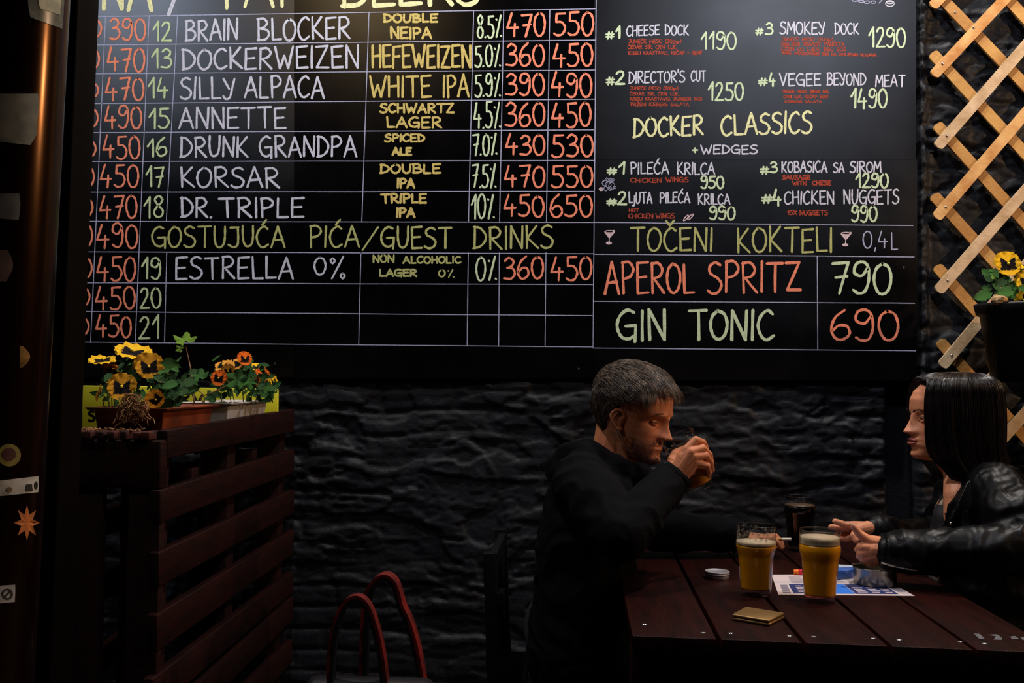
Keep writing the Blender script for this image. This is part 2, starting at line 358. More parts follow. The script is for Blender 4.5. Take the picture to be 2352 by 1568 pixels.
def lay(s, x0, x1, t0, b0, t1=None, b1=None, gap=0.13, jit=0.03):
    """strokes of a word fitted between x0..x1, top and bottom given at both ends"""
    t1 = t0 if t1 is None else t1; b1 = b0 if b1 is None else b1
    tot = sum(GL[c][0] for c in s) + gap * (len(s) - 1); x = 0; res = []
    k = (x1 - x0) / tot
    for c in s:
        w, st = GL[c]; jy = random.uniform(-jit, jit); js = 1 + random.uniform(-jit, jit); sl = random.uniform(-jit, jit)
        for sk in st:
            pts = sk[1:]
            if sk[0] == 'C': pts = cat([Vector((p[0], p[1], 0)) for p in pts], 5)
            elif len(pts) >= 2:
                q = []
                for a, b in zip(pts[:-1], pts[1:]): q += [a, (a[0] * .5 + b[0] * .5 + random.uniform(-.008, .008), a[1] * .5 + b[1] * .5)]
                pts = q + [pts[-1]]
            o = []
            for p in pts:
                u = x0 + (x + p[0] + sl * (p[1] - .5)) * k; f = (u - x0) / max(1e-6, x1 - x0); tt = t0 + (t1 - t0) * f; bb = b0 + (b1 - b0) * f
                o.append((u, bb + (tt - bb) * (p[1] * js + jy)))
            if sk[0] == 'L' and len(sk) > 3:
                # sharp corners: split in separate straight strokes
                m = (len(o) - 1) // 2
                for i in range(m): res.append(o[2 * i:2 * i + 3])
            else: res.append(o)
        x += w + gap
    return res
def word(s, x0, x1, t0, b0, c, w=5.0, t1=None, b1=None, jit=0.03):
    mb = MB()
    for st in lay(s, x0 + w / 2, x1 - w / 2, t0 + w / 2, b0 - w / 2, None if t1 is None else t1 + w / 2, None if b1 is None else b1 - w / 2, jit=jit): ribbon(mb, st, w, YB - 0.0006)
    return mb.build('chalk_lettering', CH[c], menu)
def line(x0, y0, x1, y1, w=1.9):
    mb = MB(); n = 14; pts = [(x0 + (x1 - x0) * i / n, y0 + (y1 - y0) * i / n + random.uniform(-.25, .25)) for i in range(n + 1)]
    ribbon(mb, pts, w, YB - 0.0003); return mb.build('ruled_line', CH['l'], menu)
# ruled grid
for a in ((150, 39.5, 1369, 20.4), (150, 104, 1368, 91.8), (150, 170, 1366, 160.7), (150, 238.5, 1366, 227.8), (150, 304.8, 1364, 298), (150, 371, 1366, 368.6), (150, 440.5, 1364, 439),
          (150, 508, 1364, 510.5), (150, 578, 1364, 582.7), (150, 649, 1363, 653.3), (150, 715, 1362, 724.7), (150, 785, 1362, 796.7),
          (242.5, 39.5, 208, 786.5), (342.5, 37, 310.6, 786.5), (407.8, 38, 382, 508), (383, 580, 377.7, 787.8), (847.6, 28, 831, 510), (829, 580, 823.9, 791.6),
          (1087.9, 25.5, 1076, 510), (1075.5, 580, 1072.9, 794), (1157, 24, 1147.5, 510), (1147, 580, 1145.3, 795), (1262.9, 23.5, 1255, 510), (1254, 580, 1251.9, 795.4),
          (1371, -180, 1362, 798), (1364, 510.5, 2097, 518), (1364, 583.5, 2100, 590), (1364, 691.5, 2101, 696), (1362, 799, 2103, 805.5), (1877, 589, 1878.3, 802)):
    line(*a)
W = word
# the header, cut by the picture's top edge
W('NA', 232, 353, -95, 28, 'c', 9); W('/', 382, 440, -92, 33, 'w', 9); W('TAP', 482, 700, -100, 20, 'c', 8); W('BEERS', 780, 1108, -105, 18, 'c', 10, -110, 12)
pr = [('390', 250, 336, 41, 94), ('470', 245, 334, 108, 166), ('470', 241, 332, 176, 232), ('490', 239, 327, 242, 297), ('450', 235, 323, 310, 366), ('450', 229, 320, 377, 432), ('470', 228, 316, 446, 503),
      ('490', 221, 318, 512, 571), ('450', 221, 313, 586, 646), ('450', 218, 312, 655, 712), ('450', 219, 303, 723, 776)]
for s, a, b, t, m in pr: W(s, a, b, t, m, 'o', 4.6)
for xr, t, m in ((235, 45, 88), (230, 112, 160), (228, 188, 226), (227, 248, 293), (222, 318, 362), (218, 380, 431), (215, 452, 498), (214, 511, 569), (213, 587, 639), (208, 660, 706), (206, 726, 771)):
    W('0', xr - 36, xr, t, m, 'o', 4.4)
for s, a, b, t, m in (('12', 350, 395, 49, 97), ('13', 347, 396, 110, 159), ('14', 339, 388, 177, 227), ('15', 341, 390, 246, 297), ('16', 337, 385, 315, 361), ('17', 334, 378, 380, 431), ('18', 329, 378, 448, 501), ('19', 324, 371, 591, 642), ('20', 320, 371, 660, 710), ('21', 318, 368, 723, 779)):
    W(s, a, b, t, m, 'g', 4.6)
W('BRAIN', 424, 548, 45, 97, 'w', 5, 40, 93); W('BLOCKER', 589, 806, 40, 96, 'w', 5, 36, 91)
W('DOCKERWEIZEN', 416, 826, 111, 162, 'w', 5.2, 101, 157)
W('SILLY', 412, 541, 176, 229, 'w', 5); W('ALPACA', 560, 746, 174, 227, 'w', 5)
W('ANNETTE', 409, 658, 244, 296, 'w', 5)
W('DRUNK', 412, 572, 312, 362, 'w', 5); W('GRANDPA', 594, 821, 311, 362, 'w', 5)
W('KORSAR', 413, 643, 382, 432, 'w', 5)
W('DR.', 413, 490, 451, 501, 'w', 5.4); W('TRIPLE', 501, 700, 452, 501, 'w', 5.4)
W('ESTRELLA', 401, 676, 588, 642, 'w', 5); W('0', 720, 750, 590, 634, 'w', 4.6); W('&', 757, 794, 588, 642, 'w', 4.2)
W('DOUBLE', 879, 1007, 30, 53, 'y', 5); W('NEIPA', 895, 993, 61, 91, 'y', 5.4)
W('HEFEWEIZEN', 852, 1084, 101, 157, 'y', 5.6); W('WHITE', 847, 992, 171, 224, 'y', 5.2); W('IPA', 1015, 1079, 170, 225, 'y', 5.2)
W('SCHWARTZ', 871, 1044, 236, 261, 'y', 5); W('LAGER', 886, 1016, 267, 295, 'y', 4.8); W('SPICED', 882, 977, 306, 327, 'y', 4.8); W('ALE', 899, 947, 337, 358, 'y', 5.4)
W('DOUBLE', 871, 1014, 375, 400, 'y', 5); W('IPA', 910, 954, 408, 434, 'y', 5.6); W('TRIPLE', 873, 981, 443, 468, 'y', 5.4); W('IPA', 908, 955, 475, 501, 'y', 5.6)
for s, a, b, t, m in (('8.5%', 1094, 1154, 33, 88), ('5.0%', 1089, 1151, 101, 155), ('5.9%', 1089, 1151, 167, 223), ('4.5%', 1087, 1151, 233, 296), ('7.0%', 1084, 1143, 306, 358), ('7.5%', 1082, 1141, 375, 433), ('10%', 1081, 1137, 445, 504), ('0%', 1092, 1142, 588, 646)):
    W(s, a, b, t, m, 'a', 4.4)
for s, a, b, t, m in (('470', 1163, 1254, 29, 86), ('360', 1161, 1252, 98, 154), ('390', 1160, 1252, 167, 222), ('360', 1159, 1253, 233, 292), ('430', 1160, 1253, 307, 358), ('470', 1157, 1253, 377, 431), ('450', 1156, 1251, 446, 499), ('360', 1155, 1250, 587, 643)):
    W(s, a, b, t, m, 'o', 5)
for s, a, b, t, m in (('550', 1271, 1365, 26, 83), ('450', 1269, 1363, 97, 155), ('490', 1265, 1361, 165, 224), ('450', 1266, 1359, 233, 293), ('530', 1266, 1364, 307, 362), ('550', 1265, 1363, 377, 431), ('650', 1262, 1362, 445, 500), ('450', 1264, 1361, 587, 645)):
    W(s, a, b, t, m, 'o', 5)
W('GOSTUJUĆA', 347, 656, 517, 569, 'u', 4.8); W('PIĆA', 709, 827, 516, 569, 'u', 4.8); W('/', 831, 870, 520, 575, 'u', 4.6); W('GUEST', 873, 1039, 518, 571, 'u', 5); W('DRINKS', 1085, 1272, 517, 573, 'u', 5)
W('NON', 855, 907, 584, 604, 'u', 4.2); W('ALCOHOLIC', 924, 1060, 587, 606, 'u', 4); W('LAGER', 870, 959, 616, 636, 'u', 4.6); W('0', 1006, 1024, 618, 637, 'u', 4); W('%', 1026, 1044, 617, 638, 'u', 3.6)
# burgers
W('#', 1390, 1412, 71, 91, 'a', 4); W('1', 1413, 1427, 58, 90, 'a', 5); W('CHEESE', 1438, 1516, 59, 85, 'w', 3, 56, 81); W('DOCK', 1526, 1583, 56, 82, 'w', 3); W('1190', 1609, 1692, 72, 115, 'a', 4)
W('#', 1391, 1413, 176, 197, 'a', 4); W('2', 1412, 1437, 162, 196, 'a', 5); W("DIRECTOR'S", 1443, 1574, 164, 193, 'w', 3.2, 161, 190); W('CUT', 1586, 1622, 161, 188, 'w', 3); W('1250', 1625, 1709, 187, 232, 'a', 4.4)
W('#', 1734, 1754, 63, 82, 'a', 3.8); W('3', 1757, 1777, 50, 81, 'a', 4); W('SMOKEY', 1790, 1896, 49, 80, 'w', 3.2); W('DOCK', 1916, 1973, 52, 80, 'w', 3); W('1290', 1994, 2081, 62, 110, 'a', 4.4)
W('#', 1741, 1764, 178, 199, 'a', 4); W('4', 1765, 1782, 165, 199, 'a', 4.6); W('VEGEE', 1789, 1886, 167, 198, 'w', 3.4); W('BEYOND', 1898, 1990, 166, 197, 'w', 3.2); W('MEAT', 2010, 2080, 170, 200, 'w', 3.2); W('1490', 1953, 2039, 202, 250, 'a', 4.6)
for s, a, b, t, m in (('JUNEĆE MESO (200gr)', 1443, 1565, 90, 100), ('ČEDAR SIR, CRNI LUK,', 1441, 1556, 103, 113), ('KISELI KRASTAVCI, KEČAP - SENF', 1443, 1613, 117, 126),
                      ('JUNEĆE MESO (200gr)', 1446, 1558, 198, 207), ('ČEDAR SIR, CRNI LUK,', 1446, 1561, 211, 220), ('KISELI KRASTAVCI, BURGER SOS', 1446, 1613, 223, 231), ('PRŽENI ICEBERG SALATA', 1448, 1583, 235, 244),
                      ('JUNEĆE MESO (200gr)', 1795, 1914, 86, 95), ('DIMLJENI TRAPIST, PANČETA', 1794, 1940, 97, 107), ('DŽEM OD LUKA, BBQ SOS', 1794, 1943, 108, 118),
                      ('VEGEE MESO, BIBER SIR,', 1797, 1905, 206, 214), ('CRNI LUK, KEČAP SENF', 1799, 1904, 218, 226), ('ICEBERG SALATA', 1802, 1888, 230, 237)):
    W(s, a, b, t, m, 'r', 1.7, jit=0.06)
W('KISEL KRASTAVČIĆI SOS NA DIMLJENIM NOGAMA', 1796, 2014, 118, 125, 'r', 1.7, 123, 131, jit=0.06)
W('DOCKER', 1453, 1617, 270, 317, 'c', 5.4, 263, 312); W('CLASSICS', 1654, 1867, 262, 313, 'c', 5.4, 252, 307)
W('+', 1589, 1604, 337, 354, 'a', 4); W('WEDGES', 1608, 1741, 332, 355, 'w', 3.6)
W('#', 1393, 1418, 384, 403, 'a', 4.4); W('1', 1419, 1438, 370, 402, 'a', 5); W('PILEĆA', 1447, 1537, 372, 401, 'w', 3.4); W('KRILCA', 1554, 1643, 372, 402, 'w', 3.4); W('950', 1608, 1664, 402, 434, 'a', 4.4)
W('CHICKEN', 1447, 1520, 408, 420, 'r', 2.4); W('WINGS', 1528, 1582, 406, 419, 'r', 2.4)
W('#', 1392, 1418, 454, 473, 'a', 4.4); W('2', 1417, 1441, 438, 472, 'a', 5); W('LjUTA', 1443, 1499, 440, 468, 'w', 3.4); W('PILEĆA', 1514, 1586, 440, 467, 'w', 3.4); W('KRILCA', 1602, 1678, 444, 471, 'w', 3.4); W('990', 1628, 1690, 472, 506, 'a', 4.4)
W('HOT', 1444, 1468, 478, 487, 'r', 2.2); W('CHICKEN', 1443, 1501, 490, 502, 'r', 2.2); W('WINGS', 1505, 1550, 489, 502, 'r', 2.2)
W('#', 1745, 1768, 381, 402, 'a', 4.2); W('3', 1767, 1787, 369, 398, 'a', 4.4); W('KOBASICA', 1794, 1901, 369, 397, 'w', 3.4); W('SA', 1913, 1940, 371, 397, 'w', 3.2); W('SIROM', 1951, 2025, 369, 397, 'w', 3.4); W('1290', 1964, 2042, 396, 433, 'a', 4.6)
W('SAUSAGE', 1796, 1862, 401, 413, 'r', 2.4); W('WITH', 1819, 1853, 415, 426, 'r', 2.4); W('CHESE', 1865, 1909, 414, 426, 'r', 2.4)
W('#', 1748, 1775, 445, 468, 'a', 4.4); W('4', 1774, 1796, 433, 476, 'a', 5); W('CHICKEN', 1800, 1917, 437, 470, 'w', 3.6); W('NUGGETS', 1936, 2066, 434, 470, 'w', 3.6); W('990', 1954, 2016, 471, 511, 'a', 4.6); W('15X', 1807, 1831, 482, 494, 'r', 2.2); W('NUGGETS', 1836, 1902, 482, 495, 'r', 2.2)
# cocktails
W('TOČENI', 1446, 1639, 521, 578, 'u', 5); W('KOKTELI', 1691, 1914, 521, 581, 'u', 5); W('0,4', 1981, 2040, 529, 571, 'l', 3.2); W('L', 2045, 2063, 533, 576, 'l', 3.2)
W('APEROL', 1386, 1596, 600, 679, 'o', 6, 602, 675); W('SPRITZ', 1623, 1841, 598, 676, 'o', 6, 601, 671); W('790', 1908, 2050, 600, 677, 'a', 6.6)
W('GIN', 1414, 1532, 710, 785, 'a', 7); W('TONIC', 1580, 1780, 710, 783, 'a', 7); W('690', 1906, 2066, 708, 783, 'o', 6)
def doodle(strokes, c, w, name='chalk_drawing', fills=()):
    mb = MB()
    for s in strokes: ribbon(mb, [(p.x, p.y) for p in cat([Vector((a, b, 0)) for a, b in s], 6)] if len(s) > 2 else s, w, YB - 0.0006)
    for f in fills:
        b = len(mb.v); mb.v += [P(a, q, YB - 0.0008) for a, q in f]; mb.f.append(tuple(b + i for i in range(len(f))))
    mb.build(name, CH[c], menu)
def ov(cx, cy, rx, ry, a=0, n=14): return [(cx + rx * math.cos(t) * math.cos(a) - ry * math.sin(t) * math.sin(a), cy + rx * math.cos(t) * math.sin(a) + ry * math.sin(t) * math.cos(a)) for t in [2 * math.pi * i / n for i in range(n + 1)]]
for dx, dy in ((0, 0), (543, 4)):
    doodle([ov(1400 + dx, 532 + dy, 11, 2.6), [(1389 + dx, 533 + dy), (1399 + dx, 546 + dy)], [(1411 + dx, 533 + dy), (1400 + dx, 546 + dy)], [(1399.5 + dx, 546 + dy), (1399 + dx, 556 + dy)]], 'p', 2,
           fills=(ov(1398.5 + dx, 558 + dy, 7, 3.6)[:-1][::-1], [(1391 + dx, 536 + dy), (1399.5 + dx, 547 + dy), (1408 + dx, 536 + dy)], ov(1410 + dx, 531 + dy, 3, 3)[:-1][::-1]))
doodle([ov(1402, 413, 9, 4), ov(1402, 413, 5, 2), ov(1389, 420, 6, 6), ov(1397, 424, 7, 6), ov(1405, 427, 7, 8), ov(1391, 433, 4, 5), ov(1401, 433, 4, 4), ov(1412, 430, 3, 3), [(1386, 417), (1390, 412), (1394, 407)]], 'l', 1.2)
doodle([ov(1381, 434, 4.6, 3.4), ov(1381, 434, 2.4, 1.6)], 'p', 1.8)
doodle([ov(1576, 500, 9, 2.4, -.85), ov(1586, 498, 9, 2.4, -.8)], 'p', 2.2)
doodle([ov(2044, 8, 10, 6.5), ov(2044, 6, 8, 2.4)], 'w', 1.8); doodle([ov(1964, 1, 7, 2.2), ov(1978, 3, 6, 2.8), ov(1991, 5, 6, 2.8), ov(2006, 5, 6, 2.6), ov(2000, -4, 6, 3), [(2019, 7), (2024, 2), (2030, -4)]], 'l', 2)
for x, y in ((434, 0),): pass
# screws in the blank lower margin
for x, y in ((631, 835), (643, 893), (1329, 847), (2076, 614)):
    if y < 860: MB().lathe([(0.0001, 0), (0.0032, 0), (0.004, 0.0012), (0.004, 0.0016)], P(x, y, YB - 0.0016), (0, 1, 0), 10).build('screw_head', mat('dull_screw', (120, 120, 125), 0.4, 1.0), menu)
# ------------------------------------------------------------------ trellis of wooden laths
M['lath'] = mat('yellow_pine', (210, 168, 108), 0.62, var=0.35, vscale=14, stretch=(1, 1, 1), bump=0.3, bscale=90, col2=(176, 118, 56))
M['lath_grey'] = mat('weathered_pine', (202, 176, 142), 0.65, var=0.3, vscale=18, bump=0.3, bscale=80, col2=(170, 140, 104))
M['steel'] = mat('zinc_screw', (200, 200, 205), 0.25, 1.0)
M['lathb'] = mat('amber_pine', (184, 140, 74), 0.62, var=0.3, vscale=12, bump=0.3, bscale=90, col2=(158, 110, 50))
trel = thing('trellis', P(2250, 860, D - 0.06), 'diamond wooden trellis fixed to the black wall right of the menu board', 'trellis')
def lath(a, b, Y, w, m, th=0.010, capA=True):
    A = P(*a, Y); B = P(*b, Y); d = (B - A).normalized(); n = Vector((0, 1, 0)).cross(d).normalized() * w / 2
    outl = []
    for k in range(7):
        t = math.pi / 2 + math.pi * k / 6
        outl.append(A + d * (math.cos(t) * w * 0.30) + n * math.sin(t))
    for k in range(2): outl.append(B + n * (-1 if k == 0 else 1))
    f = outl; bk = [v + Vector((0, th, 0)) for v in outl]; N = len(outl)
    mb = MB(); mb.add(f + bk, [tuple(range(N)), tuple(range(2 * N - 1, N - 1, -1))] + [(i, i + N, (i + 1) % N + N, (i + 1) % N) for i in range(N)])
    return mb.build('lath', m, trel)
for a, b, m in (((2173 - 40, 6 - 42), (2470, 314), 'lathb'), ((2146, 126), (2500, 508), 'lathb'), ((2156, 290), (2500, 672), 'lathb'), ((2149, 452), (2500, 838), 'lathb'), ((2156, 616), (2500, 1005), 'lathb'),
                ((2163, 788), (2500, 1165), 'lathb'), ((2150, 940), (2350, 1170), 'lathb'), ((2312, -6), (2500, 195), 'lathb'), ((2290, -190), (2500, 30), 'lathb')):
    lath(a, b, D - 0.045, 0.036, M[m])
for a, b, m in (((2146, 10), (2300, -150), 'lath'), ((2149, 168), (2420, -122), 'lath'), ((2158, 332), (2500, -60), 'lath_grey'), ((2155, 495), (2500, 92), 'lath'), ((2159, 664), (2500, 272), 'lath_grey'), ((2168, 836), (2500, 440), 'lath_grey'),
                ((2180, 985), (2500, 610), 'lath_grey'), ((2260, 1055), (2520, 770), 'lath_grey')):
    lath(a, b, D - 0.056, 0.035, M[m])
for x, y in ((2236.6, 63), (2165, 146), (2175, 311.5), (2172.5, 475), (2177, 644), (2186, 816), (2194, 28)):
    yy = D - 0.0565 if (x, y) != (2194, 28) else D - 0.0455
    MB().lathe([(0.0001, -0.0022), (0.003, -0.0018), (0.0042, -0.0004), (0.0042, 0.001)], P(x, y, yy), (0, 1, 0), 12).build('screw', M['steel'], trel, smooth=True)

# ------------------------------------------------------------------ pallet planter on the left
M['redwood'] = mat('red_brown_stained_wood', (36, 12, 8), 0.65, spec=0.1, var=0.5, vscale=7, stretch=(6, 1, 6), bump=0.35, bscale=50, col2=(24, 9, 7))
M['redwood_edge'] = mat('chipped_red_brown_wood', (84, 40, 28), 0.75, spec=0.2, var=0.6, vscale=30, bump=0.6, bscale=60, col2=(34, 17, 14))
PN = P(389, 987, 2.02); PF = P(676, 939, D - 0.055); PF.z = PF.z
pn = (PF - PN); pn.z = 0; nrm = Vector((pn.y, -pn.x, 0)).normalized()      # points right (+x)
def onp(px, py, off=0):
    d = ray(px, py); o = PN + nrm * off; t = (o - CAM).dot(nrm) / d.dot(nrm); return CAM + d * t
plan = thing('pallet_planter', (PN.x - 0.25, 2.6, 0), 'tall red-brown slatted pallet stand carrying the flower troughs on the left', 'planter stand')
th = nrm * 0.022
for (l1, t1, r1, t2, b1, b2) in ((386, 988, 676, 939, 1053, 992), (369, 1126, 676, 1031, 1202, 1085), (366, 1268, 676, 1123.6, 1349, 1177), (362, 1411, 676, 1215, 1497, 1270), (352, 1558, 676, 1309, 1640, 1358), (352, 1664, 676, 1366, 1745, 1420), (352, 1790, 676, 1462, 1880, 1515)):
    a = onp(l1, t1); b = onp(r1, t2); c = onp(l1, b1); d = onp(r1, b2)
    MB().hexa([c - th, c, d, d - th, a - th, a, b, b - th]).build('slat', M['redwood'], plan, bevel=0.003)
# blocks and uprights behind the slats
def vpost(Y, off, w, dpt, z0, z1, name='upright'):
    k = (Y - PN.y) / (PF.y - PN.y); c = PN + (PF - PN) * k - nrm * off; c.z = 0
    t = pn.normalized()
    p = [c - t * w / 2 - nrm * dpt / 2, c - t * w / 2 + nrm * dpt / 2, c + t * w / 2 + nrm * dpt / 2, c + t * w / 2 - nrm * dpt / 2]
    MB().hexa([q + Vector((0, 0, z0)) for q in p] + [q + Vector((0, 0, z1)) for q in p]).build(name, M['redwood'], plan, bevel=0.003)
for Y in (2.06, 2.62, 3.27): vpost(Y, 0.06, 0.075, 0.075, 0, 1.04)
for Y in (2.30, 2.90): vpost(Y, 0.055, 0.05, 0.06, 0.93, 1.0, 'block')
for z in (0.24, 0.42, 0.62, 0.80, 0.955):
    a = PN - nrm * 0.42; b = PF - nrm * 0.42
    MB().bar(Vector((a.x, a.y, z)), Vector((b.x, b.y, z)), 0.02, 0.075).build('slat', M['redwood'], plan, bevel=0.002)
for Y in (2.06, 2.62, 3.27): vpost(Y, 0.47, 0.075, 0.07, 0, 1.04)
zdeck = 1.065
for i, (o, w) in enumerate(((0.05, .09), (0.15, .09), (0.25, .09), (0.35, .09), (0.45, .09))):
    a = PN - nrm * o; b = PF - nrm * o
    MB().bar(Vector((a.x, a.y - .0, zdeck - .012)), Vector((b.x, b.y, zdeck - .012)), w, 0.02).build('top_board', M['redwood'], plan, bevel=0.002)
# front face: top rail with chipped edge, rails and posts, open between
xL = PN.x - 0.52
a = T(188, 980, PN.z - 0.004); 
MB().box((xL, 1.985, 0.985), (PN.x - 0.002, 2.02, 1.084)).build('front_rail', M['redwood'], plan, bevel=0.004)
for x0, x1 in ((xL, xL + .09), (PN.x - .215, PN.x - .125), (PN.x - 0.07, PN.x - 0.002)):
    MB().box((x0, 1.99, 0), (x1, 2.015, 0.985)).build('upright', M['redwood'], plan, bevel=0.003)
for i in range(22):
    x = xL + 0.02 + i * 0.023 + random.uniform(-.004, .004)
    if x > PN.x - 0.04: break
    MB().box((x, 1.972 + random.uniform(0, .006), 1.0845), (x + random.uniform(.012, .02), 2.03, 1.100 + random.uniform(0, .003))).build('chipped_block', M['redwood_edge'], plan, bevel=0.003)

# ------------------------------------------------------------------ signs
M['yellow'] = mat('yellow_plastic', (214, 208, 36), 0.5, var=0.12, vscale=6)
M['ink'] = mat('black_print', (14, 14, 14), 0.6)
def sign(x0, x1, yt0, yt1, yb, Y, letters, label, wpx):
    a = P(x0, yb, Y); b = P(x1, yb, Y); c = P(x1, yt1, Y); d = P(x0, yt0, Y); a.z = b.z = zdeck
    s = thing('reserved_sign', (a + b) / 2, label, 'sign')
    k = Vector((0, 0.012, 0)); MB().hexa([a, b, b + k, a + k, d, c, c + k, d + k]).build('sign_panel', M['yellow'], s, bevel=0.002)
    for ch, l, r, t, m in letters:
        mb = MB()
        for st in lay(ch, l, r, t, m, jit=0):
            pts = [P(q[0], q[1], Y - 0.0006) for q in st]
            for p0, p1 in zip(pts[:-1], pts[1:]):
                dd = (p1 - p0)
                if dd.length < 1e-5: continue
                dd.normalize(); n = Vector((0, 1, 0)).cross(dd) * wpx * Y / F_PX / 2
                mb.add([p0 - n - dd * .0008, p1 - n + dd * .0008, p1 + n + dd * .0008, p0 + n - dd * .0008], [(0, 1, 2, 3)])
        mb.build('printed_letter', M['ink'], s)
sign(189, 345, 885, 887, 970, 2.42, [('S', 203, 217, 944, 966)], 'yellow sign with black capital S behind the brown flower trough', 6)
sign(405, 638, 889, 893, 940, 3.10, [('R', 414, 436, 903, 925), ('V', 443, 466, 905, 926)], 'yellow sign lettered RV behind the white flower trough', 6)

# ------------------------------------------------------------------ flower troughs, pansies
M['terracotta'] = mat('terracotta_plastic', (150, 66, 30), 0.5, var=0.35, vscale=9, col2=(88, 38, 18))
M['whiteplastic'] = mat('white_plastic', (205, 196, 188), 0.5, var=0.15, vscale=9)
M['soil'] = mat('soil', (30, 20, 14), 0.95, var=0.6, vscale=60, bump=1, bscale=90)
M['root'] = mat('dry_roots', (150, 104, 60), 0.9, var=0.5, vscale=40)
M['leaf'] = mat('pansy_leaf', (34, 74, 24), 0.6, spec=.25, var=0.45, vscale=25, bump=0.5, bscale=80, sss=0.1)
M['leaf_light'] = mat('bright_leaf', (104, 142, 30), 0.6, spec=.3, var=0.3, vscale=40, bump=0.5, bscale=120)
M['leaf_mid'] = mat('geranium_leaf', (50, 104, 30), 0.6, spec=.3, var=0.35, vscale=40, bump=0.6, bscale=120)
M['stem'] = mat('stem', (96, 110, 44), 0.6, var=0.4, vscale=30)
M['stem_brown'] = mat('woody_stem', (140, 96, 50), 0.7, var=0.4, vscale=30)
def petal_mat(name, c, c2, blotch):
    m = mat(name, c, 0.8, spec=0.12, var=0.1, vscale=30, col2=c2, sss=0.15, sssr=(1, .6, .1), sscale=0.004)
    nt = m.node_tree; b = nt.nodes['Principled BSDF']; src = b.inputs['Base Color'].links[0].from_socket
    if blotch:
        uv = nt.nodes.new('ShaderNodeUVMap'); sp = nt.nodes.new('ShaderNodeSeparateXYZ'); nt.links.new(uv.outputs[0], sp.inputs[0])
        n = nt.nodes.new('ShaderNodeTexNoise'); n.inputs['Scale'].default_value = 9; nt.links.new(uv.outputs[0], n.inputs['Vector'])
        ad = nt.nodes.new('ShaderNodeMath'); ad.operation = 'MULTIPLY_ADD'; ad.inputs[1].default_value = 0.35; nt.links.new(n.outputs[0], ad.inputs[0]); nt.links.new(sp.outputs[1], ad.inputs[2])
        cr = nt.nodes.new('ShaderNodeValToRGB'); cr.color_ramp.elements[0].position = 0.72; cr.color_ramp.elements[1].position = 0.78
        cr.color_ramp.elements[0].color = (0, 0, 0, 1); cr.color_ramp.elements[1].color = (1, 1, 1, 1)
        nt.links.new(ad.outputs[0], cr.inputs[0])
        mx = nt.nodes.new('ShaderNodeMix'); mx.data_type = 'RGBA'; nt.links.new(cr.outputs[0], mx.inputs[0]); mx.inputs[6].default_value = (0.004, 0.002, 0.003, 1)
        nt.links.new(src, mx.inputs[7]); nt.links.new(mx.outputs[2], b.inputs['Base Color'])
    return m
def petal_mesh(name, m, wd=1.0, cup=0.18, seed=0):
    r = random.Random(seed); nu, nv = 9, 7; V = []; Fc = []; uv = []
    for j in range(nv):
        t = j / (nv - 1)
        for i in range(nu):
            u = (i / (nu - 1)) * 2 - 1
            half = wd * 0.62 * (math.sin(math.pi * min(1, t * 0.62 + 0.04)) ** 0.8)
            rr = math.sqrt(max(0, 1 - 0.55 * (u * u) * t))
            ruf = 0.07 * math.sin(u * 9 + seed) * t ** 3
            V.append((u * half, t * rr * (1 + 0.03 * math.sin(u * 14 + seed)), cup * (t * t) * 0.6 - cup * 0.5 * abs(u) * t + ruf)); uv.append((u * .5 + .5, t))
    for j in range(nv - 1):
        for i in range(nu - 1): Fc.append((j * nu + i, j * nu + i + 1, (j + 1) * nu + i + 1, (j + 1) * nu + i))
    me = mesh(name, V, Fc, True); ul = me.uv_layers.new(name='UVMap')
    for lp in me.loops: ul.data[lp.index].uv = uv[lp.vertex_index]
    me.materials.append(m); return me
KIND = {}
for k, c, c2 in (('yellow', (228, 186, 28), (206, 150, 24)), ('gold', (214, 160, 36), (176, 110, 24)), ('orange', (236, 122, 34), (216, 84, 22)), ('apricot', (226, 164, 72), (206, 130, 40))):
    pm = petal_mat('petal_' + k, c, c2, False); pb = petal_mat('petal_blotched_' + k, c, c2, True)
    KIND[k] = (petal_mesh('petal', pm, 1.15, .2, 1), petal_mesh('petal', pm, 1.15, .2, 4), petal_mesh('petal', pb, 1.0, .15, 2), petal_mesh('petal', pb, 1.35, .15, 3))
M['eye'] = mat('pansy_eye', (226, 200, 40), 0.6)
def look(n, up=Vector((0, 0, 1)), roll=0.0):
    n = Vector(n).normalized(); x = up.cross(n)
    if x.length < 1e-3: x = Vector((1, 0, 0))
    x.normalize(); y = n.cross(x)
    return Matrix((x, y, n)).transposed() @ Matrix.Rotation(roll, 3, 'Z')
def pansy(par, c, r, n, kind, roll=0.0, stem_to=None, label=None):
    R = look(n, roll=roll); c = Vector(c); q = Matrix.Translation(-par.location)
    ctr = MB().ell(c + R @ Vector((0, 0, r * 0.06)), (r * .10, r * .10, r * .10), n=8, m=6)
    fl = ctr.build('flower', M['eye'], par, smooth=True, label=label)
    u1, u2, lat, low = KIND[kind]
    for me, ang, s, dz, tilt in ((u1, 38, 1.0, -.10, -.10), (u2, -38, 1.0, -.14, -.10), (lat, 98, .86, -.04, .10), (lat, -98, .86, -.05, .10), (low, 180, .86, 0, .05)):
        o = bpy.data.objects.new('petal', me); COL.objects.link(o); o.parent = fl
        o.matrix_basis = Matrix.Translation(c) @ (R @ Matrix.Rotation(math.radians(ang), 3, 'Z') @ Matrix.Rotation(tilt + random.uniform(-.1, .1), 3, 'X')).to_4x4() @ Matrix.Translation((0, 0, dz * r)) @ Matrix.Scale(r * s * random.uniform(.94, 1.06), 4)
    if stem_to is not None:
        s = Vector(stem_to); n = Vector(n).normalized()
        MB().tube([p for p in cat([c - n * r * .1, c - n * r * .6 + Vector((0, 0, -r * .2)), (c + s) / 2 - n * r * .3, s], 4)], 0.0014, 6).build('stem', M['stem'], par, smooth=True)
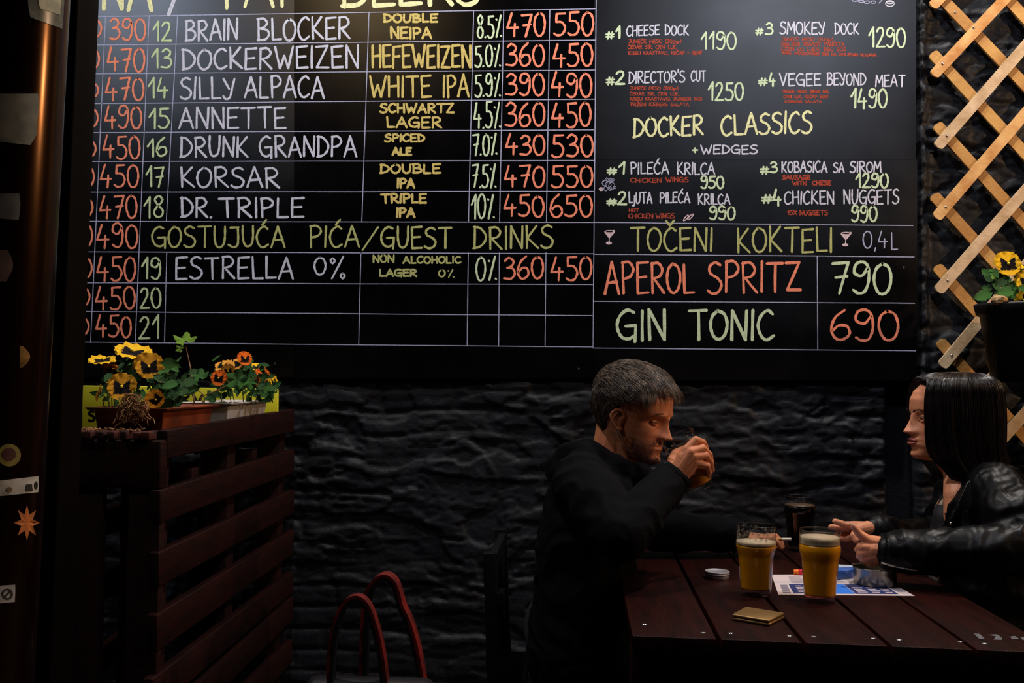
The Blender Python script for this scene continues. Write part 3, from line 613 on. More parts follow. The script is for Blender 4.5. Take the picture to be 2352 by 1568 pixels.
def ovate(name, m):
    V = []; Fc = []; nu, nv = 5, 9
    for j in range(nv):
        t = j / (nv - 1); h = 0.30 * math.sin(math.pi * t ** 0.8) * (1 + .10 * math.cos(j * math.pi))
        for i in range(nu):
            u = i / (nu - 1) * 2 - 1; V.append((u * h, t, -0.14 * t * t + 0.07 * abs(u)))
    for j in range(nv - 1):
        for i in range(nu - 1): Fc.append((j * nu + i, j * nu + i + 1, (j + 1) * nu + i + 1, (j + 1) * nu + i))
    me = mesh(name, V, Fc, True); me.materials.append(m); return me
def lobed(name, m, seed=0):
    V = [(0, 0, 0)]; n = 40
    for ring in (0.5, 1.0):
        for k in range(n):
            a = 2 * math.pi * k / n; s = 0.78 + 0.16 * math.cos(a * 5 + .4) + 0.05 * math.cos(a * 17 + seed)
            if abs(a - 1.5 * math.pi) < .25: s *= .45
            rr = ring * s; V.append((rr * math.cos(a), rr * math.sin(a), 0.16 * ring * ring * math.cos(a * 5) + .14 * ring))
    Fc = [(0, 1 + k, 1 + (k + 1) % n) for k in range(n)] + [(1 + k, 1 + n + k, 1 + n + (k + 1) % n, 1 + (k + 1) % n) for k in range(n)]
    me = mesh(name, V, Fc, True); me.materials.append(m); return me
LV = [ovate('leaf', M['leaf']), ovate('leaf', M['leaf_mid'])]; LB = [lobed('leaf', M['leaf_mid'], 1), lobed('leaf', M['leaf_light'], 2), lobed('leaf', M['leaf'], 3)]
def leaf(par, me, c, size, n, roll=0):
    o = bpy.data.objects.new('leaf', me); COL.objects.link(o); o.parent = par
    o.matrix_parent_inverse = Matrix.Translation(-par.location)
    o.matrix_basis = Matrix.Translation(c) @ look(n, roll=roll).to_4x4() @ Matrix.Scale(size, 4); return o
def trough(x0, x1, y0, y1, zt, m, label, name='flower_trough'):
    t = thing(name, ((x0 + x1) / 2, (y0 + y1) / 2, zdeck), label, 'flower trough')
    mb = MB(); rings = []
    lip = 0.006
    for (ins, z) in ((0.016, zdeck), (0.006, zt - .006), (0.006 - lip - .004, zt - .006), (-lip - .002, zt), (0.004, zt), (0.009, zt - .006), (0.018, zdeck + .004)):
        rings.append([(x0 + ins, y0 + ins, z), (x1 - ins, y0 + ins, z), (x1 - ins, y1 - ins, z), (x0 + ins, y1 - ins, z)])
    V = [p for r in rings for p in r]; Fc = [(3, 2, 1, 0)]
    for i in range(len(rings) - 1):
        for k in range(4): Fc.append((i * 4 + k, i * 4 + (k + 1) % 4, (i + 1) * 4 + (k + 1) % 4, (i + 1) * 4 + k))
    b = (len(rings) - 1) * 4; Fc.append((b, b + 1, b + 2, b + 3))
    mb.add(V, Fc); mb.build('tray', m, t, bevel=0.0012)
    n = 14; V = []; Fc = []
    for j in range(n):
        for i in range(n):
            x = x0 + .01 + (x1 - x0 - .02) * i / (n - 1); y = y0 + .01 + (y1 - y0 - .02) * j / (n - 1); V.append((x, y, zt - .012 + random.uniform(0, .008)))
    for j in range(n - 1):
        for i in range(n - 1): Fc.append((j * n + i, j * n + i + 1, (j + 1) * n + i + 1, (j + 1) * n + i))
    obj('soil', mesh('soil', V, Fc), M['soil'], t)
    return t
A = P(207, 931, 2.06); B = P(380, 941, 2.06)
zt = (A.z + B.z) / 2
t1 = trough(A.x, B.x, 2.06, 2.36, zt, M['terracotta'], 'terracotta flower trough of yellow pansies on the near end of the pallet stand')
A2 = P(412, 924, 2.64); B2 = P(528, 925.4, 2.64)
t2 = trough(A2.x, B2.x, 2.64, 2.99, B2.z, M['whiteplastic'], 'white flower trough of orange and apricot pansies near the wall end of the stand')
def fl(par, px, py, rpx, Y, n, kind, roll=0, label=None):
    c = P(px, py, Y); base = Vector((c.x * .98 + .0, c.y, 0)); s = Vector((c.x + random.uniform(-.01, .02), c.y + .02, zt - .01))
    pansy(par, c, rpx * Y / F_PX, n, kind, roll, s, label)
cv = Vector((0.35, -1, 0.1))
fl(t1, 236, 826, 34, 2.12, (0.1, -.45, 1), 'yellow', .3)
fl(t1, 303, 806, 46, 2.18, (0.25, -.5, 1), 'yellow', -.4)
fl(t1, 342, 842, 36, 2.16, (0.35, -1, .25), 'gold', .1)
fl(t1, 371, 858, 25, 2.20, (1, -.45, .1), 'gold', 0)
fl(t1, 280, 888, 38, 2.07, (0.12, -1, .30), 'gold', .05)
fl(t1, 258, 852, 30, 2.14, (-.2, -.5, -.8), 'gold', .4)
fl(t1, 226, 905, 25, 2.08, (-1, -.6, .1), 'gold', .2)
fl(t1, 357, 917, 24, 2.10, (.6, -.8, -.2), 'gold', .9)
fl(t1, 292, 918, 22, 2.12, (.1, -.5, .8), 'yellow', .2)
fl(t1, 246, 880, 20, 2.2, (-.6, -.6, .5), 'yellow', 1.2)
for px, py, r, Y, n, k, ro in ((512, 838, 24, 2.72, (-.3, -.7, .8), 'apricot', 0), (550, 832, 24, 2.78, (-.2, -.8, .6), 'apricot', .5), (563, 824, 19, 2.76, (.6, -1, .2), 'orange', 0), (524, 852, 17, 2.68, (.2, -1, -.2), 'apricot', .2),
                               (502, 868, 21, 2.67, (.1, -1, .1), 'orange', -.2), (588, 842, 15, 2.86, (.3, -.6, .6), 'yellow', 0), (603, 860, 19, 2.85, (.8, -.9, .1), 'orange', .5), (628, 876, 18, 2.93, (1, -.35, .2), 'yellow', 0), (590, 876, 13, 2.8, (-.7, -.8, .2), 'apricot', 0)):
    fl(t2, px, py, r, Y, n, k, ro, 'orange pansy' if k == 'orange' else None)
def tuft(par, pts, n, size, mats, Y0, Y1):
    for i in range(n):
        px, py = random.choice(pts); px += random.uniform(-26, 26); py += random.uniform(-20, 20)
        leaf(par, random.choice(mats), P(px, py, random.uniform(Y0, Y1)), size * random.uniform(.7, 1.3), (random.uniform(-.8, .8), random.uniform(-1, -.2), random.uniform(-.1, 1)), random.uniform(-3, 3))
tuft(t1, [(385, 850), (400, 880), (400, 905), (385, 915), (350, 885), (330, 865), (300, 850), (408, 872)], 80, 0.034, LV, 2.12, 2.34)
tuft(t1, [(250, 900), (265, 925), (290, 930), (330, 900), (240, 870)], 26, 0.026, LV, 2.1, 2.2)
tuft(t2, [(530, 880), (560, 890), (590, 880), (610, 890), (575, 855), (500, 850), (520, 895), (605, 905)], 105, 0.034, LV, 2.72, 2.95)
for px, py, r, Y, n, k, ro, par in ((545, 872, 28, 2.66, (.1, -1, .2), 0, .2, t2), (575, 880, 18, 2.74, (.4, -.8, .3), 0, 1, t2), (458, 866, 26, 2.5, (-.1, -.7, .8), 0, .5, t1), (437, 880, 20, 2.45, (-.3, -.8, .6), 2, 2, t1), (488, 912, 20, 2.66, (.2, -.8, .4), 2, 1, t2),
                                    (570, 845, 17, 2.8, (.2, -.5, .8), 2, 0, t2), (610, 895, 16, 2.88, (.3, -.7, .5), 2, 3, t2), (572, 826, 14, 2.82, (.2, -.8, .5), 0, 2, t2), (404, 842, 12, 2.3, (.5, -.8, .1), 0, 1, t1), (625, 902, 13, 2.9, (.3, -.5, .8), 2, 1, t2)):
    leaf(par, LB[k], P(px, py, Y), r * Y / F_PX, n, ro)
c = P(424, 783, 2.40); leaf(t1, LB[1], c, 30 * 2.4 / F_PX, (0.1, -.55, .85), .3)
leaf(t1, LB[1], P(414, 801, 2.42), 12 * 2.4 / F_PX, (0.1, -.8, .3), 1.3)
MB().tube(cat([P(426, 795, 2.40), P(432, 820, 2.40), P(440, 860, 2.38), P(446, 925, 2.35)], 5), 0.0016, 6).build('stem', M['stem_brown'], t1, smooth=True)
for pts in (((520, 886), (490, 900), (462, 912), (470, 925)), ((470, 930), (466, 905), (440, 890)), ((505, 895), (480, 905), (466, 925))):
    MB().tube(cat([P(x, y, 2.66) for x, y in pts], 4), 0.0016, 6).build('stem', M['stem_brown'], t2, smooth=True)
mb = MB()
for i in range(90):                        # withered clump hanging over the near rim
    x = 300 + random.gauss(0, 10); y = 905 + random.random() * 20; pts = [P(x, y, 2.05)]; Y = 2.05
    for k in range(6):
        x += random.gauss(0, 7); y += random.uniform(-2, 14); pts.append(P(x, min(y, 985), Y - .004 * k - random.random() * .01))
    mb.tube(cat(pts, 2), 0.0010, 4)
mb.build('withered_stems', M['root'], t1, kind='stuff')
mb = MB()
for i in range(70):
    x = random.uniform(-.3, .6); c = Vector((A.x + random.uniform(-.01, .13), random.uniform(1.99, 2.03) + .03 * random.random() ** 2, 1.101 + random.uniform(0, .004)))
    mb.ell(c, (random.uniform(.002, .005), random.uniform(.002, .005), random.uniform(.0015, .003)), n=5, m=3)
mb.build('soil_crumbs', M['root'], t1, kind='stuff')

# ------------------------------------------------------------------ hanging pot at the right
M['blackpot'] = mat('black_plastic_pot', (10, 9, 10), 0.45, var=0.3, vscale=10)
pc = P(2356, 703, 3.14)
pot = thing('hanging_flower_pot', pc - Vector((0, 0, .24)), 'black pot of yellow pansies hanging in front of the trellis', 'flower pot')
MB().lathe([(0.085, -.235), (0.098, -.235), (0.130, -.03), (0.139, -.028), (0.146, -.002), (0.146, .006), (0.136, .006), (0.128, -.03), (0.124, -.035)], pc, n=40, cap0=True).build('pot', M['blackpot'], pot, smooth=True)
MB().lathe([(0.0005, -.020), (0.06, -.018), (0.127, -.028)], pc, n=24).build('soil', M['soil'], pot)
MB().bar((pc.x, 3.27, pc.z - .02), (pc.x, D - .04, pc.z - .02), .03, .004).build('hook', M['blackpot'], pot)
def fl2(px, py, r, Y, n, roll=0):
    c = P(px, py, Y); pansy(pot, c, r * Y / F_PX, n, 'yellow', roll, Vector((c.x + .02, pc.y, pc.z - .02)))
fl2(2316, 605, 31, 3.07, (-.1, -1, .1), .05); fl2(2346, 618, 26, 3.09, (.5, -.6, .8), .3); fl2(2362, 645, 30, 3.05, (-.5, -1, .1), .3); fl2(2352, 688, 20, 3.04, (-.4, -1, -.2), 1)
for i in range(60):
    px = random.uniform(2268, 2362); py = random.uniform(632, 690); leaf(pot, random.choice(LV), P(px, py, random.uniform(3.05, 3.2)), .042 * random.uniform(.6, 1.2), (random.uniform(-.8, .6), -1, random.uniform(0, 1)), random.uniform(-2.2, 2.2))
leaf(pot, LV[1], P(2280, 672, 3.05), .06, (-.2, -1, .5), 1.9); leaf(pot, LV[1], P(2330, 668, 3.04), .06, (.1, -.9, .5), 1.7)
leaf(pot, LB[1], P(2281, 637, 3.06), .008, (-.2, -1, .5), 1.9)
MB().ell(P(2296, 690, 3.06), (.026, .02, .016), n=9, m=6).build('stone', mat('sandstone', (196, 160, 112), .8, var=.3, vscale=30), pot)
# ------------------------------------------------------------------ doorway post and the round column in the foreground
M['darkpost'] = mat('dark_brown_painted_post', (9, 4, 2), 0.7, spec=.04, var=0.4, vscale=14, stretch=(1, 1, .3))
a = P(229, 0, 1.36) - Vector((0, .06, 0)); b = P(191, 935, 1.36) - Vector((0, .06, 0)); k = (b - a)
up = a - k * 0.75; dn = b + k * 0.85
post = MB(); w_ = Vector((-0.055, 0, 0)); d_ = Vector((0, 0.06, 0))
post.hexa([dn, dn + w_, dn + w_ + d_, dn + d_, up, up + w_, up + w_ + d_, up + d_])
post.build('wooden_post', M['darkpost'], label='dark brown upright post between the stickered column and the menu board', cat='post', bevel=0.003)
RC = 0.060
cA = P(148, 0, 0.97) - Vector((RC * 1.03, 0, 0)); cB = P(90, 1100, 0.97) - Vector((RC * 1.03, 0, 0)); ca = (cB - cA).normalized()
M['pipe'] = mat('dark_red_painted_metal', (15, 4, 2), 0.19, spec=.45, var=0.3, vscale=12)
M['pipe'].node_tree.nodes['Principled BSDF'].inputs['Specular Tint'].default_value = (1, .42, .10, 1)  # orange lamplight of the highlight put into the paint's specular tint
colm = thing('column', cA + ca * ((0 - cA.z) / ca.z), 'round dark red column with worn stickers at the left edge', 'column')
MB().tube([cA - ca * 0.9, cA, cB, cA + ca * ((0 - cA.z) / ca.z)], RC, 48).build('shaft', M['pipe'], colm, smooth=True)
def cyl(px, py, r):
    d = ray(px, py); o = CAM - cA; d1 = d - ca * d.dot(ca); o1 = o - ca * o.dot(ca)
    A_ = d1.dot(d1); B_ = 2 * d1.dot(o1); C_ = o1.dot(o1) - r * r; q = B_ * B_ - 4 * A_ * C_
    if q < 0:
        t = -B_ / (2 * A_)
        v = CAM + d * t; ax = cA + ca * (v - cA).dot(ca); return ax + (v - ax).normalized() * r
    return CAM + d * ((-B_ - math.sqrt(q)) / (2 * A_))
def patch(outline, name, m, label=None, lift=0.0006, n=10):
    """outline: left and right x for a series of y; laid on the column's skin"""
    mb = MB(); rows = []
    for (y0, xl, y1, xr) in outline:
        rows.append([cyl(xl + (xr - xl) * i / n, y0 + (y1 - y0) * i / n, RC + lift) for i in range(n + 1)])
    V = [p for r in rows for p in r]; w = n + 1
    mb.add(V, [(j * w + i, j * w + i + 1, (j + 1) * w + i + 1, (j + 1) * w + i) for j in range(len(rows) - 1) for i in range(n)])
    return mb.build(name, m, colm, smooth=True, label=label)
paper = lambda n, c, **k: mat(n, c, 0.6, var=0.45, vscale=60, **k)
patch([(215, -30, 215, 88), (240, -30, 240, 90), (275, -30, 275, 86), (310, -30, 310, 84), (322, -30, 333, 70)], 'sticker', paper('grey_sticker', (120, 118, 100)), 'large torn grey sticker')
patch([(444, -20, 444, 44), (470, -20, 470, 47), (500, -20, 505, 43)], 'sticker', paper('grey_sticker_b', (84, 84, 80)), 'small square grey sticker')
patch([(574 + i * 8, -20, 574 + i * 8, 14 + 16 * math.sin(math.pi * (i + .5) / 9.5)) for i in range(10)], 'sticker', paper('faded_pink_sticker', (92, 66, 58)), 'round faded sticker')
patch([(795 + i * 5, 45 - 0, 795 + i * 5, 50 + 19 * math.sin(math.pi * (i + .5) / 10.5)) for i in range(11)], 'sticker', mat('gold_foil_sticker', (150, 120, 70), 0.35, 0.8, var=.6, vscale=120), 'half round shiny gold sticker')
def disc(cx, cy, rx, ry, m, label, lift, hole=False):
    patch([(cy - ry * math.cos(math.pi * i / 14), cx - rx * math.sin(math.pi * i / 14) - .01, cy - ry * math.cos(math.pi * i / 14), cx + rx * math.sin(math.pi * i / 14) + .01) for i in range(15)], 'sticker', m, label, lift)
disc(21, 1045, 27, 26, paper('yellow_sticker', (150, 132, 50)), 'round yellow sticker with a dark red centre', .0006)
disc(21, 1043, 16, 15, paper('red_sticker_centre', (84, 22, 20)), None, .0009)
patch([(1107, -30, 1093, 89), (1126, -30, 1112, 89), (1142, -30, 1130, 88)], 'sticker', paper('white_tape', (190, 184, 170)), 'white paper band with small dark emblems')
patch([(1112, 60, 1111, 74), (1118, 60, 1117, 74), (1128, 60, 1127, 76)], 'printed_mark', M['ink'], None, .0010, 3)
disc(83, 1114, 4, 9, M['ink'], None, .0010)
disc(21, 1124, 7, 6, paper('brown_emblem', (120, 90, 60)), None, .0010)
star = paper('orange_sticker', (190, 104, 40))
def starm(cx, cy, R_, r_, n=8):
    mb = MB(); V = [cyl(cx, cy, RC + .0008)]
    for i in range(2 * n):
        a_ = math.pi * i / n - math.pi / 2; q = R_ if i % 2 == 0 else r_; V.append(cyl(cx + q * math.cos(a_) * .72, cy + q * math.sin(a_), RC + .0008))
    mb.add(V, [(0, 1 + i, 1 + (i + 1) % (2 * n)) for i in range(2 * n)])
    mb.build('sticker', star, colm, label='orange sun shaped sticker with long rays')
starm(62, 1200, 41, 20)
patch([(1347, -30, 1342, 35), (1362, -30, 1360, 35), (1388, -30, 1382, 34)], 'sticker', paper('pale_sticker', (176, 172, 168)), 'small pale square sticker with a barred ring')
mb = MB()
for i in range(24):
    t0 = 2 * math.pi * i / 24; t1_ = 2 * math.pi * (i + 1) / 24
    mb.add([cyl(17 + q * math.cos(t), 1364 + q * math.sin(t), RC + .001) for q, t in ((9, t0), (13, t0), (13, t1_), (9, t1_))], [(0, 1, 2, 3)])
mb.add([cyl(x, y, RC + .001) for x, y in ((8, 1370), (10, 1374), (26, 1358), (24, 1354))], [(0, 1, 2, 3)])
mb.build('printed_mark', M['ink'], colm)
M['film'] = mat('clear_tape', (120, 122, 112), 0.25, var=.5, vscale=90)
patch([(-60, 62, -60, 152), (0, 64, 0, 148), (22, 66, 30, 146), (40, 70, 66, 143)], 'tape', M['film'], 'cloudy clear tape', .0009)
patch([(-60, 84, -60, 142), (0, 88, 0, 140), (20, 92, 34, 138)], 'sticker', paper('cream_label', (190, 186, 150)), 'cream label under tape', .0013)

# ------------------------------------------------------------------ table of five planks
M['table'] = mat('dark_red_brown_lacquer', (36, 9, 6), 0.40, var=0.35, vscale=6, stretch=(9, 1, 9), bump=0.35, bscale=40, col2=(21, 5, 4), spec=0.10)
FL = T(1452, 1459); FR = T(2440, 1499.5); BL = T(1452 - (1459 - 1290) * .19, 1290)
ldir = (BL - FL).normalized(); LEN = 1.20
fx = (FR - FL); tw = fx.length; fx.normalize()
def tp(u, v, z=0.75): q = FL + fx * (u * tw) + ldir * v; q.z = z; return q
ss = [0.0] + [((T(x, y) - FL).dot(fx)) / tw for x, y in ((1651, 1467), (1846, 1475), (2045, 1483), (2240, 1491.5))] + [1.0]
tab = thing('table', tp(.5, LEN / 2, 0), 'dark red-brown wooden table of five planks between the man and the woman', 'table')
g = 0.004 / tw
for i in range(5):
    u0 = ss[i] + (g if i else 0); u1 = ss[i + 1] - (g if i < 4 else 0); z0 = .722; z1 = .75
    MB().hexa([tp(u0, 0, z0), tp(u1, 0, z0), tp(u1, LEN, z0), tp(u0, LEN, z0), tp(u0, 0, z1), tp(u1, 0, z1), tp(u1, LEN, z1), tp(u0, LEN, z1)]).build('plank', M['table'], tab, bevel=0.0015)
for v in (0.05, LEN - .08): MB().hexa([tp(.02, v, .66), tp(.98, v, .66), tp(.98, v + .04, .66), tp(.02, v + .04, .66), tp(.02, v, .721), tp(.98, v, .721), tp(.98, v + .04, .721), tp(.02, v + .04, .721)]).build('cross_rail', M['table'], tab)
for u in (.04, .96):
    for v in (.06, LEN - .10):
        c = tp(u, v, 0); MB().box((c.x - .03, c.y - .03, 0), (c.x + .03, c.y + .03, .72)).build('leg', M['table'], tab, bevel=.003)
for x, y in ((1480, 1433), (1615, 1452), (1678, 1453), (1813, 1459), (1869, 1461), (2006, 1465), (2065, 1468), (2206, 1473), (2262, 1477)):
    MB().lathe([(0.0052, 0), (0.0046, .0006), (0.0001, .0009)], T(x, y), n=12).build('screw', M['steel'], tab, smooth=True)
M['scrap'] = mat('silver_foil', (150, 150, 158), .4, .6, var=.6, vscale=200)
for wh, pl in zip(('leftmost, slanted', 'second from the left, bent', 'third from the left, square', 'at the picture edge'), (((2236, 1454), (2250, 1455), (2262, 1466), (2250, 1467)), ((2268, 1457), (2290, 1456), (2302, 1464), (2300, 1469), (2282, 1468), (2288, 1461)), ((2318, 1461), (2332, 1460), (2340, 1466), (2326, 1467)), ((2343, 1462), (2352, 1462), (2358, 1471), (2349, 1469)))):
    b_ = [T(x, y, .7502) for x, y in pl]; t_ = [T(x, y, .7506) for x, y in pl]; n_ = len(pl)
    MB().add(b_[::-1] + t_[::-1], [tuple(range(n_))[::-1], tuple(range(n_, 2 * n_))] + [(i, (i + 1) % n_, n_ + (i + 1) % n_, n_ + i) for i in range(n_)]).build('foil_scrap', M['scrap'], label='torn silver foil scrap at the right of the table, ' + wh, cat='foil scrap', group='torn foil scraps on the table')

# ------------------------------------------------------------------ glasses
def glass_mat():
    m = bpy.data.materials.new('thin_clear_glass'); m.use_nodes = True; nt = m.node_tree; nt.nodes.clear()
    o = nt.nodes.new('ShaderNodeOutputMaterial'); mx = nt.nodes.new('ShaderNodeMixShader'); tr = nt.nodes.new('ShaderNodeBsdfTransparent'); gl = nt.nodes.new('ShaderNodeBsdfGlossy'); fr = nt.nodes.new('ShaderNodeLayerWeight'); pw = nt.nodes.new('ShaderNodeMath'); pw.operation = 'POWER'; pw.inputs[1].default_value = 4.0; ma = nt.nodes.new('ShaderNodeMath'); ma.operation = 'MULTIPLY_ADD'; ma.inputs[1].default_value = .7; ma.inputs[2].default_value = .035; nt.links.new(fr.outputs['Facing'], pw.inputs[0]); nt.links.new(pw.outputs[0], ma.inputs[0])
    tr.inputs[0].default_value = (.94, .95, .95, 1); gl.inputs['Roughness'].default_value = .03; fr.inputs[0].default_value = .5
    nt.links.new(ma.outputs[0], mx.inputs[0]); nt.links.new(tr.outputs[0], mx.inputs[1]); nt.links.new(gl.outputs[0], mx.inputs[2]); nt.links.new(mx.outputs[0], o.inputs[0]); return m
M['glass'] = glass_mat()
M['beer'] = mat('hazy_orange_beer', (255, 166, 4), .3, var=.06, vscale=20, sss=.25, sssr=(1, .45, .05), sscale=.01, spec=.3)
M['beer_dark'] = mat('golden_beer', (196, 124, 16), .35, var=.12, vscale=20, sss=.6, sssr=(1, .5, .06), sscale=.02)
M['ring'] = mat('brown_foam_ring', (74, 52, 36), .5); M['stout'] = mat('black_stout', (4, 2, 2), .2)
M['foam'] = mat('beer_foam', (176, 154, 124), .8, var=.12, vscale=80, sss=.5, sssr=(1, .9, .7), sscale=.01)
M['residue'] = mat('foam_film', (150, 140, 126), .9, var=.3, vscale=60)
nt_ = M['residue'].node_tree; tl = nt_.nodes.new('ShaderNodeBsdfTranslucent'); tl.inputs[0].default_value = (.5, .46, .4, 1); m2 = nt_.nodes.new('ShaderNodeMixShader'); tp_ = nt_.nodes.new('ShaderNodeBsdfTransparent'); m3 = nt_.nodes.new('ShaderNodeMixShader')
nt_.links.new(nt_.nodes['Principled BSDF'].outputs[0], m2.inputs[1]); nt_.links.new(tl.outputs[0], m2.inputs[2]); nt_.links.new(m2.outputs[0], m3.inputs[1]); nt_.links.new(tp_.outputs[0], m3.inputs[2]); m3.inputs[0].default_value = .55; nt_.links.new(m3.outputs[0], nt_.nodes['Material Output'].inputs[0])
PRO = [(.0, .0315), (.01, .0322), (.20, .0345), (.40, .0368), (.58, .0395), (.66, .0425), (.72, .0442), (.77, .0438), (.82, .0420), (.90, .0422), (1.0, .0428)]
def rad(h):
    for (a, ra), (b, rb) in zip(PRO[:-1], PRO[1:]):
        if a <= h <= b: return ra + (rb - ra) * (h - a) / (b - a)
    return PRO[-1][1]
def pint(base, axis, H, fill, foam, beer, label, foam_m='foam', film=0, cat='glass'):
    t = thing('beer_glass', base, label, 'beer glass'); axis = Vector(axis).normalized()
    hs = [i / 40 for i in range(41)]
    pr = [(.0001, 0)] + [(rad(0) - .002, 0)] + [(rad(h), h * H + .001) for h in hs] + [(rad(1) - .0006, H + .0016)] + [(rad(h) - .0010, h * H) for h in reversed(hs) if h > .07] + [(.0001, .07 * H)]
    MB().lathe(pr, base, axis, 48).build('glass_wall', M['glass'], t, smooth=True)
    lh = [h for h in [i / 50 for i in range(51)] if .085 <= h <= fill]
    MB().lathe([(.0001, .085 * H)] + [(rad(h) - .0014, h * H) for h in lh] + [(.0001, fill * H)], base, axis, 48).build('beer', M[beer], t, smooth=True)
    if foam:
        fh = [fill, fill + .001, fill + foam * .5, fill + foam]
        MB().lathe([(.0001, fill * H)] + [(rad(h) - .0013, h * H) for h in fh] + [(.0001, (fill + foam) * H)], base, axis, 48).build('foam', M[foam_m], t, smooth=True)
    if film:                                # lace of foam left on the inside of the wall
        mb = MB(); q = Vector((0, 0, 1)).rotation_difference(axis)
        for i in range(film):
            a_ = random.uniform(0, 6.28); h = random.uniform(fill + foam + .01, .97); s = random.uniform(.0015, .005); V = [];
            for k in range(9):
                b_ = 2 * math.pi * k / 9; aa = a_ + s * random.uniform(.5, 1) * math.cos(b_) / .042; hh = h + s * random.uniform(.4, .8) * math.sin(b_) / H
                hh = min(.985, hh); V.append(base + q @ Vector(((rad(hh) - .0014) * math.cos(aa), (rad(hh) - .0014) * math.sin(aa), hh * H)))
            mb.add(V, [tuple(range(9))])
        mb.build('foam_lace', M['residue'], t, kind='stuff')
    return t
Z = (0, 0, 1)
g1 = pint(T(1736, 1366), Z, .152, .735, .04, 'beer', 'half drunk glass of hazy orange beer with foam lace, left on the table', film=110)
g2 = pint(T(1883, 1381), Z, .152, .81, .10, 'beer', 'nearly full glass of hazy orange beer, nearest and largest on the table')
g3 = pint(T(1837, 1264), Z, .150, .83, .02, 'stout', 'glass of black stout at the back of the table', 'ring')

# ------------------------------------------------------------------ small things on the table
M['alu'] = mat('brushed_aluminium', (200, 200, 210), .42, .7, var=.15, vscale=30)
tin = thing('tin', T(1647, 1327), 'small round silver tin with a ridged lid left of the beer glasses', 'tin')
c = T(1647, 1327)
MB().lathe([(.0001, 0), (.0265, 0), (.0278, .001), (.0278, .0085)], c, n=40).build('tin_body', M['alu'], tin, smooth=True)
MB().lathe([(.0278, .009), (.0290, .0095), (.0290, .0125), (.0280, .0130), (.0290, .0138), (.0290, .0165), (.0282, .0175), (.0262, .0172), (.0250, .0160), (.0001, .0160)], c, n=40).build('lid', M['alu'], tin, smooth=True)
M['gold'] = mat('champagne_metal', (150, 118, 74), .45, .8, var=.1, vscale=30)
q = [T(x, y, .763) for x, y in ((1681, 1409), (1766, 1423), (1801, 1406), (1713, 1392))]
lo = [Vector((v.x, v.y, .7505)) for v in q]
cs = thing('metal_case', sum(lo, Vector()) / 4, 'slim gold cigarette case lying near the front edge of the table', 'case')
MB().hexa([Vector((v.x, v.y, .7505)) for v in q] + [Vector((v.x, v.y, .7563)) for v in q]).build('case_bottom', M['gold'], cs, bevel=.0022)
MB().hexa([Vector((v.x, v.y, .7567)) for v in q] + [Vector((v.x, v.y, .7628)) for v in q]).build('case_lid', M['gold'], cs, bevel=.0022)
# printed drinks menu sheet
M['sheet'] = mat('white_menu_paper', (200, 184, 186), .6, var=.05, vscale=5)
M['navy'] = mat('navy_print', (30, 42, 96), .5); M['sky'] = mat('bright_blue_print', (36, 112, 214), .5); M['greyink'] = mat('grey_print', (110, 104, 122), .6)
s0, s1, s2, s3 = T(1788, 1365, .7512), T(2101, 1368, .7512), T(2010, 1318, .7512), T(1772, 1319, .7512)
sh = thing('menu_sheet', (s0 + s2) / 2, 'printed white and blue drinks menu sheet under the ashtray and glasses', 'menu sheet')
dn = Vector((0, 0, -.0009)); MB().hexa([s0 + dn, s1 + dn, s2 + dn, s3 + dn, s0, s1, s2, s3]).build('paper', M['sheet'], sh)
def spt(u, v, z=.0002): return (s0 * (1 - u) + s1 * u) * (1 - v) + (s3 * (1 - u) + s2 * u) * v + Vector((0, 0, z))
def blk(rects, m, z=.0002):
    kind = 'stuff' if len(rects) > 1 else None
    mb = MB()
    for u0, u1, v0, v1 in rects: mb.add([spt(u0, v0, z), spt(u1, v0, z), spt(u1, v1, z), spt(u0, v1, z)], [(0, 1, 2, 3)])
    return mb.build('printed_text' if kind else 'printed_block', m, sh, kind=kind)
blk([(.115, .42, .06, .50)], M['navy']); blk([(.58, .90, .06, .50)], M['navy']); blk([(.44, .575, .06, .50)], M['sky'], .0003)
blk([(.04, .10, .07 + .085 * i, .13 + .085 * i) for i in range(5)], M['greyink'])
blk([(a_ + random.uniform(0, .01), a_ + random.uniform(.09, .14), .56 + i * .038, .573 + i * .038) for a_ in (.14, .29, .5, .64, .8) for i in range(9)], M['greyink'])
blk([(a_, a_ + random.uniform(.05, .09), .12 + i * .07, .145 + i * .07) for a_ in (.16, .28, .61, .72, .82) for i in range(5)], M['sheet'], .0004)
blk([(.92, .985, .10 + i * .06, .13 + i * .06) for i in range(6)], M['greyink'])
# blue and white pack
M['packblue'] = mat('blue_pack', (62, 104, 186), .35, var=.2, vscale=30); M['packwhite'] = mat('white_pack', (190, 200, 214), .35)
pk = thing('cigarette_pack', T(1940, 1325, .7515), 'blue and white cigarette pack behind the ashtray on the menu sheet', 'cigarette pack')
pp = [T(1905, 1312, .773), T(1958, 1307, .773), T(1967, 1299, .773), T(1915, 1296, .773)]
pl = [Vector((v.x, v.y, .7514)) for v in pp]
MB().hexa(pl + pp).build('pack_body', M['packblue'], pk, bevel=.001)
m_ = [pp[0] * .45 + pp[3] * .55, pp[1] * .45 + pp[2] * .55, pp[2], pp[3]]
MB().hexa([v + Vector((0, 0, .0002)) for v in m_] + [v + Vector((0, 0, .0008)) for v in m_]).build('lid', M['packwhite'], pk)
